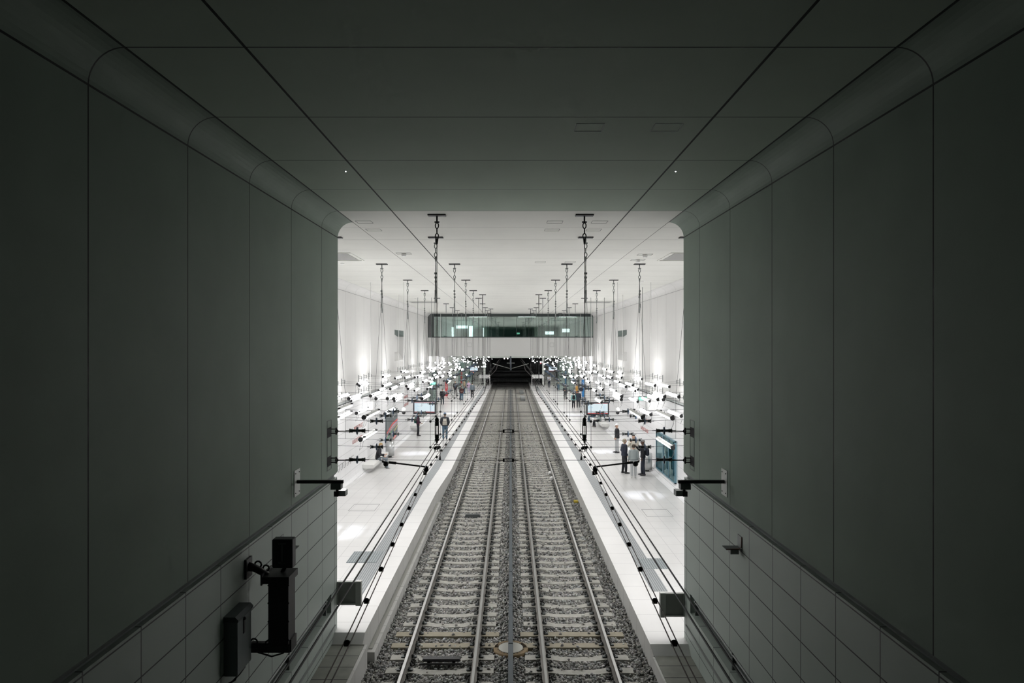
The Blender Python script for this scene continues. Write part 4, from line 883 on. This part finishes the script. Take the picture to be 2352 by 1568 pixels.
# ================================================================== PEOPLE
SKIN = mat('skin', (.55, .36, .27), .6)
def C(n, c, r=.8): return mat('cloth_'+n, c, r)
def person(feet, rz, h, label, top, legs, hair, pose='stand', shoes=(.02,.02,.025), fine=False, skin=None, hat=None, bag=None, coat=0, skirt=None, ex=None, scarf=None, bulk=1.0):
    S = h/1.75; g = thing('person', label, 'person', feet, rz)
    sk = skin or SKIN
    sit = pose == 'sit'
    V = lambda x, y, z: Vector((x, y, z))*S
    hz = .93 if not sit else .55
    lean = 0.0
    # joints
    hip = {q: V(q*.09, 0, hz-.02) for q in (-1, 1)}
    if sit:
        knee = {q: V(q*.11, .44, .54) for q in (-1, 1)}; ank = {q: V(q*.12, .46+.06*q, .09) for q in (-1, 1)}; base = hz-.93; lean = .06
    else:
        st = .05 if pose != 'step' else .14
        knee = {q: V(q*.1, .015+q*st*.5, .49) for q in (-1, 1)}; ank = {q: V(q*.105, q*st, .09) for q in (-1, 1)}; base = 0
    Z = lambda z: z+base
    sh = {q: V(q*.185, lean*1.2, Z(1.42)) for q in (-1, 1)}
    arm = {}
    for q in (-1, 1):
        if pose in ('phone',) or (sit and q == 1) or (pose == 'phone1' and q == 1):
            arm[q] = [sh[q], V(q*.24, lean+.04, Z(1.14)), V(q*.1, lean+.30, Z(1.16))]
        elif pose == 'raise' and q == 1: arm[q] = [sh[q], V(q*.26, .16, Z(1.2)), V(q*.12, .34, Z(1.42))]
        elif pose == 'pocket': arm[q] = [sh[q], V(q*.27, -.05, Z(1.14)), V(q*.2, .08, Z(.93))]
        elif pose == 'reach' and q == 1: arm[q] = [sh[q], V(q*.23, .02, Z(1.15)), V(q*.2, .25, Z(1.02))]
        elif sit: arm[q] = [sh[q], V(q*.24, lean+.02, Z(1.14)), V(q*.14, .3, Z(1.02))]
        else: arm[q] = [sh[q], V(q*.245, -.02, Z(1.14)), V(q*.25, .05, Z(.89))]
    hd = V(0, lean*1.6+.015+(.04 if pose in ('phone', 'phone1', 'sit') else 0), Z(1.63))
    tilt = .35 if pose in ('phone', 'phone1', 'sit') else 0
    nk = V(0, lean*1.3, Z(1.47))
    # body: one continuous mesh
    m = MB()
    m.tube([hip[1]*.5+hip[-1]*.5-V(0,0,.06), V(0, 0, Z(.95)), V(0, lean*.5, Z(1.12)), V(0, lean, Z(1.33)), V(0, lean*1.2, Z(1.43)), nk-V(0,0,.01), nk+V(0,0,.04), hd-V(0,0,.02)],
           [(q[0]*S, q[1]*S) for q in ((.1,.09), (.15,.1), (.13,.095), (.155,.1), (.11,.075), (.055,.055), (.052,.052), (.05,.055))], 12, ref=(0,1,0))
    for q in (-1, 1):
        m.tube([hip[q], (hip[q]+knee[q])/2, knee[q], (knee[q]*.65+ank[q]*.35), ank[q]], [.085*S, .072*S, .052*S, .052*S, .035*S], 8)
        m.tube([ank[q]-V(0,.05,.04), ank[q]+V(0,.05,-.045), ank[q]+V(0,.17,-.065)], [(.036*S,.04*S), (.04*S,.035*S), (.03*S,.02*S)], 8, ref=(0,0,1))
        a = arm[q]; m.tube([a[0]-V(q*.03,0,0), a[0]*.5+a[1]*.5, a[1], a[1]*.5+a[2]*.5, a[2]], [.05*S, .045*S, .038*S, .034*S, .025*S], 8)
        d = (a[2]-a[1]).normalized()
        pc = a[2]+d*.045*S; m.tube([a[2], pc, a[2]+d*.09*S], [(.02*S,.024*S), (.022*S,.04*S), (.018*S,.036*S)], 8, ref=(1,0,0))
        cr = d.cross(Vector((q, 0, 0))).normalized(); inw = Vector((-q, 0, 0))
        for k in range(4):
            b0 = a[2]+d*.085*S+cr*(.027-.018*k)*S; L = (.065, .075, .07, .055)[k]*S
            m.tube([b0, b0+d*L*.5+inw*.008*S, b0+d*L*.85+inw*.028*S], [.0095*S, .009*S, .0075*S], 6)
        b0 = a[2]+d*.03*S+cr*.03*S; m.tube([b0, b0+d*.03*S+cr*.025*S, b0+d*.065*S+cr*.03*S+inw*.012*S], [.012*S, .011*S, .008*S], 6)
    Rt = Matrix.Rotation(-tilt, 3, 'X')
    H = lambda x, y, z: hd+Rt@(Vector((x, y, z))*S)
    rings = [(-.115, .02, .03, .035), (-.095, .02, .05, .055), (-.05, .008, .066, .082), (0, 0, .074, .094), (.05, -.005, .073, .095), (.09, -.008, .056, .075), (.112, -.01, .03, .04)]
    m.tube([H(0, y, z) for z, y, a_, b_ in rings], [(a_*S, b_*S) for z, y, a_, b_ in rings], 14, ref=(0,1,0))
    m.tube([H(0, .085, .02), H(0, .108, -.02), H(0, .088, -.035)], [.008*S, .015*S, .01*S], 6)
    for q in (-1, 1): m.ball(H(q*.075, -.005, -.005), (.012*S, .022*S, .032*S), 8)
    o = m.obj('body', sk, g)
    r = o.modifiers.new('r', 'REMESH'); r.mode = 'VOXEL'; r.voxel_size = .008 if fine else .014; r.use_smooth_shade = True
    if fine:
        for q in (-1, 1): MB().ball(H(q*.031, .084, .012), (.012*S, .008*S, .007*S), 8).obj('eye', M_BLACK, g)
        MB().ball(H(0, .089, -.06), (.022*S, .006*S, .006*S), 8).obj('mouth', mat('lip', (.4, .16, .14), .5), g)
    # shoes
    for q in (-1, 1):
        MB().tube([ank[q]-V(0,.08,.045), ank[q]-V(0,.04,.04), ank[q]+V(0,.07,-.05), ank[q]+V(0,.17,-.06), ank[q]+V(0,.2,-.065)], [(.03*S,.035*S), (.042*S,.048*S), (.047*S,.04*S), (.042*S,.028*S), (.02*S,.015*S)], 10, ref=(0,0,1)).obj('shoe', C('shoe%.2f' % shoes[0], shoes, .5), g)
    # trousers
    m = MB(); w = .02*S
    m.tube([V(0, 0, hz-.1), V(0, 0, hz), V(0, 0, Z(1.03))], [(.13*S,.105*S), (.175*S,.125*S), (.155*S,.115*S)], 12, ref=(0,1,0))
    for q in (-1, 1): m.tube([hip[q], (hip[q]+knee[q])/2, knee[q], (knee[q]*.5+ank[q]*.5), ank[q]+V(0,-.01,.0)], [.105*S, .092*S, .074*S, .07*S, .058*S], 10)
    o = m.obj('trousers', legs, g)
    r = o.modifiers.new('r', 'REMESH'); r.mode = 'VOXEL'; r.voxel_size = .012 if fine else .018; r.use_smooth_shade = True
    # jacket
    m = MB(); b = bulk; zc = Z(.9-coat)
    if sit: zc = Z(.93)
    P = [V(0, 0, zc), V(0, -.005, Z(1.05)), V(0, lean*.6, Z(1.2)), V(0, lean, Z(1.34)), V(0, lean*1.2, Z(1.44)), V(0, lean*1.3, Z(1.49))]
    m.tube(P, [(q[0]*S*b, q[1]*S*b) for q in ((.19,.14), (.175,.13), (.19,.135), (.2,.13), (.15,.1), (.075,.078))], 14, ref=(0,1,0))
    for q in (-1, 1):
        a = arm[q]; m.tube([a[0]-V(q*.05,0,.01), a[0], a[0]*.5+a[1]*.5, a[1], a[1]*.5+a[2]*.5, a[2]-(a[2]-a[1]).normalized()*.01*S], [r_*S*b for r_ in (.075, .078, .066, .06, .054, .045)], 10)
    o = m.obj('jacket', top, g)
    r = o.modifiers.new('r', 'REMESH'); r.mode = 'VOXEL'; r.voxel_size = .012 if fine else .018; r.use_smooth_shade = True
    if ex: # lighter panel on the back of a jacket
        MB().tube([V(0, -.045, Z(.97)), V(0, -.05, Z(1.2)), V(0, -.05, Z(1.38))], [(.165*S,.125*S), (.165*S,.12*S), (.15*S,.105*S)], 12, ref=(0,1,0)).obj('back_panel', ex, g)
    if skirt:
        MB().tube([V(0, 0, Z(.98)), V(0, 0, .62), V(0, 0, .25)], [(.17*S,.13*S), (.2*S,.17*S), (.24*S,.2*S)], 14, ref=(0,1,0)).obj('skirt', skirt, g)
    if scarf: MB().tube([nk-V(0,0,.03), nk+V(0,.01,.03)], [(.09*S,.09*S), (.08*S,.085*S)], 12, ref=(0,1,0)).obj('scarf', scarf, g)
    # hair
    if hair is not None:
        bm = bmesh.new(); bmesh.ops.create_uvsphere(bm, u_segments=16, v_segments=12, radius=1)
        dl = [v for v in bm.verts if (v.co.y > .30 and v.co.z < .38) or v.co.z < -.62]
        bmesh.ops.delete(bm, geom=dl, context='VERTS'); bm.verts.index_update()
        mm_ = MB(); mm_.add([H(v.co.x*.084, v.co.y*.106-.01, v.co.z*.108+.018) for v in bm.verts], [[v.index for v in f.verts] for f in bm.faces], 0, True); bm.free()
        ho = mm_.obj('hair', hair, g); sd = ho.modifiers.new('s', 'SOLIDIFY'); sd.thickness = .012; sd.offset = 0
    if hat is not None:
        bm = bmesh.new(); bmesh.ops.create_uvsphere(bm, u_segments=16, v_segments=12, radius=1)
        bmesh.ops.delete(bm, geom=[v for v in bm.verts if v.co.z < .05], context='VERTS'); bm.verts.index_update()
        mm_ = MB(); mm_.add([H(v.co.x*.092, v.co.y*.112-.004, v.co.z*.115+.03) for v in bm.verts], [[v.index for v in f.verts] for f in bm.faces], 0, True); bm.free()
        mm_.tube([H(0, .06, .036), H(0, .12, .034), H(0, .175, .022)], [(.075*S, .006*S), (.07*S, .006*S), (.04*S, .005*S)], 8, ref=(0,0,1))
        ho = mm_.obj('cap', hat, g); sd = ho.modifiers.new('s', 'SOLIDIFY'); sd.thickness = .01; sd.offset = 0
    if bag is not None:
        bg = thing('backpack', label='%s backpack worn by the %s' % (bag[1], bag[2]), cat='backpack', loc=feet, rz=rz)
        yb = -.20*b
        mm_ = MB(); mm_.tube([V(0, yb, Z(.98)), V(0, yb-.01, Z(1.05)), V(0, yb-.01, Z(1.25)), V(0, yb+.02, Z(1.42)), V(0, yb+.04, Z(1.46))], [(.1*S,.06*S), (.15*S,.1*S), (.155*S,.1*S), (.12*S,.07*S), (.05*S,.03*S)], 14, ref=(0,1,0)); mm_.obj('pack', bag[0], bg)
        for q in (-1, 1):
            MB().tube([V(q*.09, yb+.04, Z(1.05)), V(q*.17, -.02, Z(1.1)), V(q*.12, .15*b, Z(1.25)), V(q*.1, .08, Z(1.47)), V(q*.09, -.1, Z(1.43))], [(.02*S,.008*S)]*5, 6).obj('strap', bag[0], bg)
    return g, arm, S
CB = C('black', (.014,.015,.02)); CN = C('navy', (.02,.025,.045)); CG = C('grey', (.33,.37,.37)); CDG = C('dark_grey', (.07,.08,.085)); CJ = C('jeans', (.08,.14,.2)); CLG = C('light_grey', (.45,.46,.47))
HB = C('hair_brown', (.06,.045,.03)); HBL = C('hair_blond', (.33,.24,.11)); HG = C('hair_grey', (.4,.35,.27)); HK = C('hair_black', (.015,.013,.012))
DSK = mat('skin_dark', (.12, .065, .045), .6)
L, R_T = PI/2, -PI/2     # facing left (-x) / right (+x); 0 faces away (+y), PI faces the tunnel
def put(x, Y): return (x, Y, zfl(x, Y))
# left platform
person((-6.98, 35.9, .34-.06+.0), -PI/2+.0, 1.75, 'blond person in black jacket and grey jeans seated on the near left bench looking down', CB, C('grey_jeans', (.16,.19,.21)), HBL, 'sit', fine=True)
person(put(-6.57, 48.4), R_T, 1.6, 'person in dark maroon jacket with green backpack standing on the left platform', C('maroon', (.06,.015,.035)), CB, HK, 'reach', bag=(C('green', (.02,.11,.09)), 'green', 'person in the maroon jacket'), fine=True, hat=CDG)
person(put(-4.48, 46.5), 0, 1.82, 'person in beige and black jacket, blue cap and jeans, back turned, on the left platform', C('black_side', (.03,.035,.045)), CJ, HB, 'pocket', hat=C('blue_cap', (.12,.18,.28)), ex=C('beige', (.55,.52,.46)), fine=True, bulk=1.12)
person(put(-7.3, 73), PI, 1.72, 'person in short black jacket standing alone beyond the gallery edge, left platform', CB, C('dark_jeans', (.04,.055,.07)), HK, 'pocket', bulk=1.1)
person(put(-5.87, 79.4), R_T, 1.8, 'person in dark olive coat in the far waiting group on the left platform', CDG, CN, HK, 'phone1')
person(put(-5.6, 78.2), PI, 1.65, 'person in dark jacket and blue jeans facing the tunnel, nearest of the far left group', C('dark_red', (.09,.03,.03)), CJ, HB, 'phone')
person(put(-6.05, 89), R_T, 1.9, 'person in tan jacket behind the far left group', C('tan', (.36,.27,.17)), CJ, HB, 'stand')
person(put(-5.55, 90), PI, 1.62, 'person in pink and white top far down the left platform', C('pink', (.62,.45,.6)), C('lilac_trousers', (.5,.45,.6)), HB, 'stand')
person(put(-4.65, 82.5), 0, 1.84, 'person in blue-grey jacket and black trousers seen from behind, far left platform near the edge', C('blue_grey', (.17,.21,.24)), CB, HB, 'stand')
person(put(-7.15, 88), PI, 1.7, 'person in black standing behind the grey bicycle on the left', CB, CB, HK, 'stand')
# right platform
person(put(6.37, 40.9), L, 1.72, 'person with white cap, black jacket and light grey trousers looking left, right platform', CB, CLG, None, 'pocket', hat=C('white_cap', (.75,.75,.75)), fine=True, bulk=1.1, shoes=(.03,.03,.035))
person(put(5.73, 34.4), R_T+.2, 1.74, 'grey-haired person in black jacket and dark trousers at the left of the near group', CN, CB, HG, 'pocket', fine=True, bulk=1.15, coat=.0)
person(put(5.99, 33.3), 0, 1.62, 'person in light grey hoodie and grey trousers, back turned, middle of the near group', CG, CLG, HB, 'stand', fine=True, shoes=(.6,.6,.58))
person(put(6.57, 33.9), L-.15, 1.74, 'person in black jacket and patterned headscarf with dark backpack, right of the near group', CB, C('dark_navy', (.02,.025,.04)), None, 'raise', fine=True, hat=C('patterned', (.3,.28,.28)), skin=DSK, bag=(C('pack_grey', (.03,.035,.05)), 'dark grey', 'person at the right of the near group'))
person(put(6.41, 35.6), PI-.2, 1.78, 'person in cream top holding up a phone behind the near group', C('cream', (.6,.56,.48)), CDG, HK, 'raise', fine=True, scarf=CG)
person((6.98, 57+0, .34-.06), L, 1.75, 'seated person in blue jeans on the right bench, nearer the stairs', CN, CJ, HB, 'sit')
person((7.0, 53.6, .34-.06), L, 1.75, 'seated person in black trousers on the right bench under the screen', CG, CB, HB, 'sit')
person(put(6.35, 69), 0, 1.6, 'person in pale turquoise jacket with black backpack, back turned, right platform', C('turquoise', (.3,.55,.55)), CB, HK, 'stand', bag=(CB, 'black', 'person in the turquoise jacket'))
person(put(6.85, 69.3), 0, 1.78, 'person in long dark grey-blue coat, back turned, beside the dark bicycle', C('slate', (.04,.05,.075)), CB, HB, 'stand', coat=.15, bulk=1.1)
person(put(6.3, 79), PI, 1.7, 'person in dark jacket and grey trousers standing far down the right platform', CDG, C('stone_grey', (.12,.13,.13)), HB, 'phone1')
person(put(6.6, 94.8), PI, 1.68, 'person in grey hooded jacket far down the right platform holding something pale', C('far_grey', (.15,.18,.17)), CJ, HB, 'phone')
person(put(5.7, 101.5), PI, 1.84, 'person in white jacket and black trousers before the right stairs', C('white_jacket', (.6,.62,.66)), CN, HB, 'phone')
person(put(8.3, 101), 0, 1.8, 'person in bright red jacket far down the right platform', C('red', (.6,.02,.03)), C('brown_trousers', (.14,.09,.07)), C('hair_white', (.7,.65,.6)), 'stand', bulk=1.3)
person(put(7.85, 81), R_T+.3, 1.76, 'person in mustard top and brown striped long skirt with a dark bag, right platform', C('mustard', (.5,.27,.06)), CB, HK, 'stand', skirt=C('rust_skirt', (.33,.1,.05)))
tag(MB().bbox((8.1, 80.8, 1.25), (8.6, 81.2, 1.65), .08).obj('shoulder_bag', CN), 'dark bag carried behind the person in mustard', 'bag')
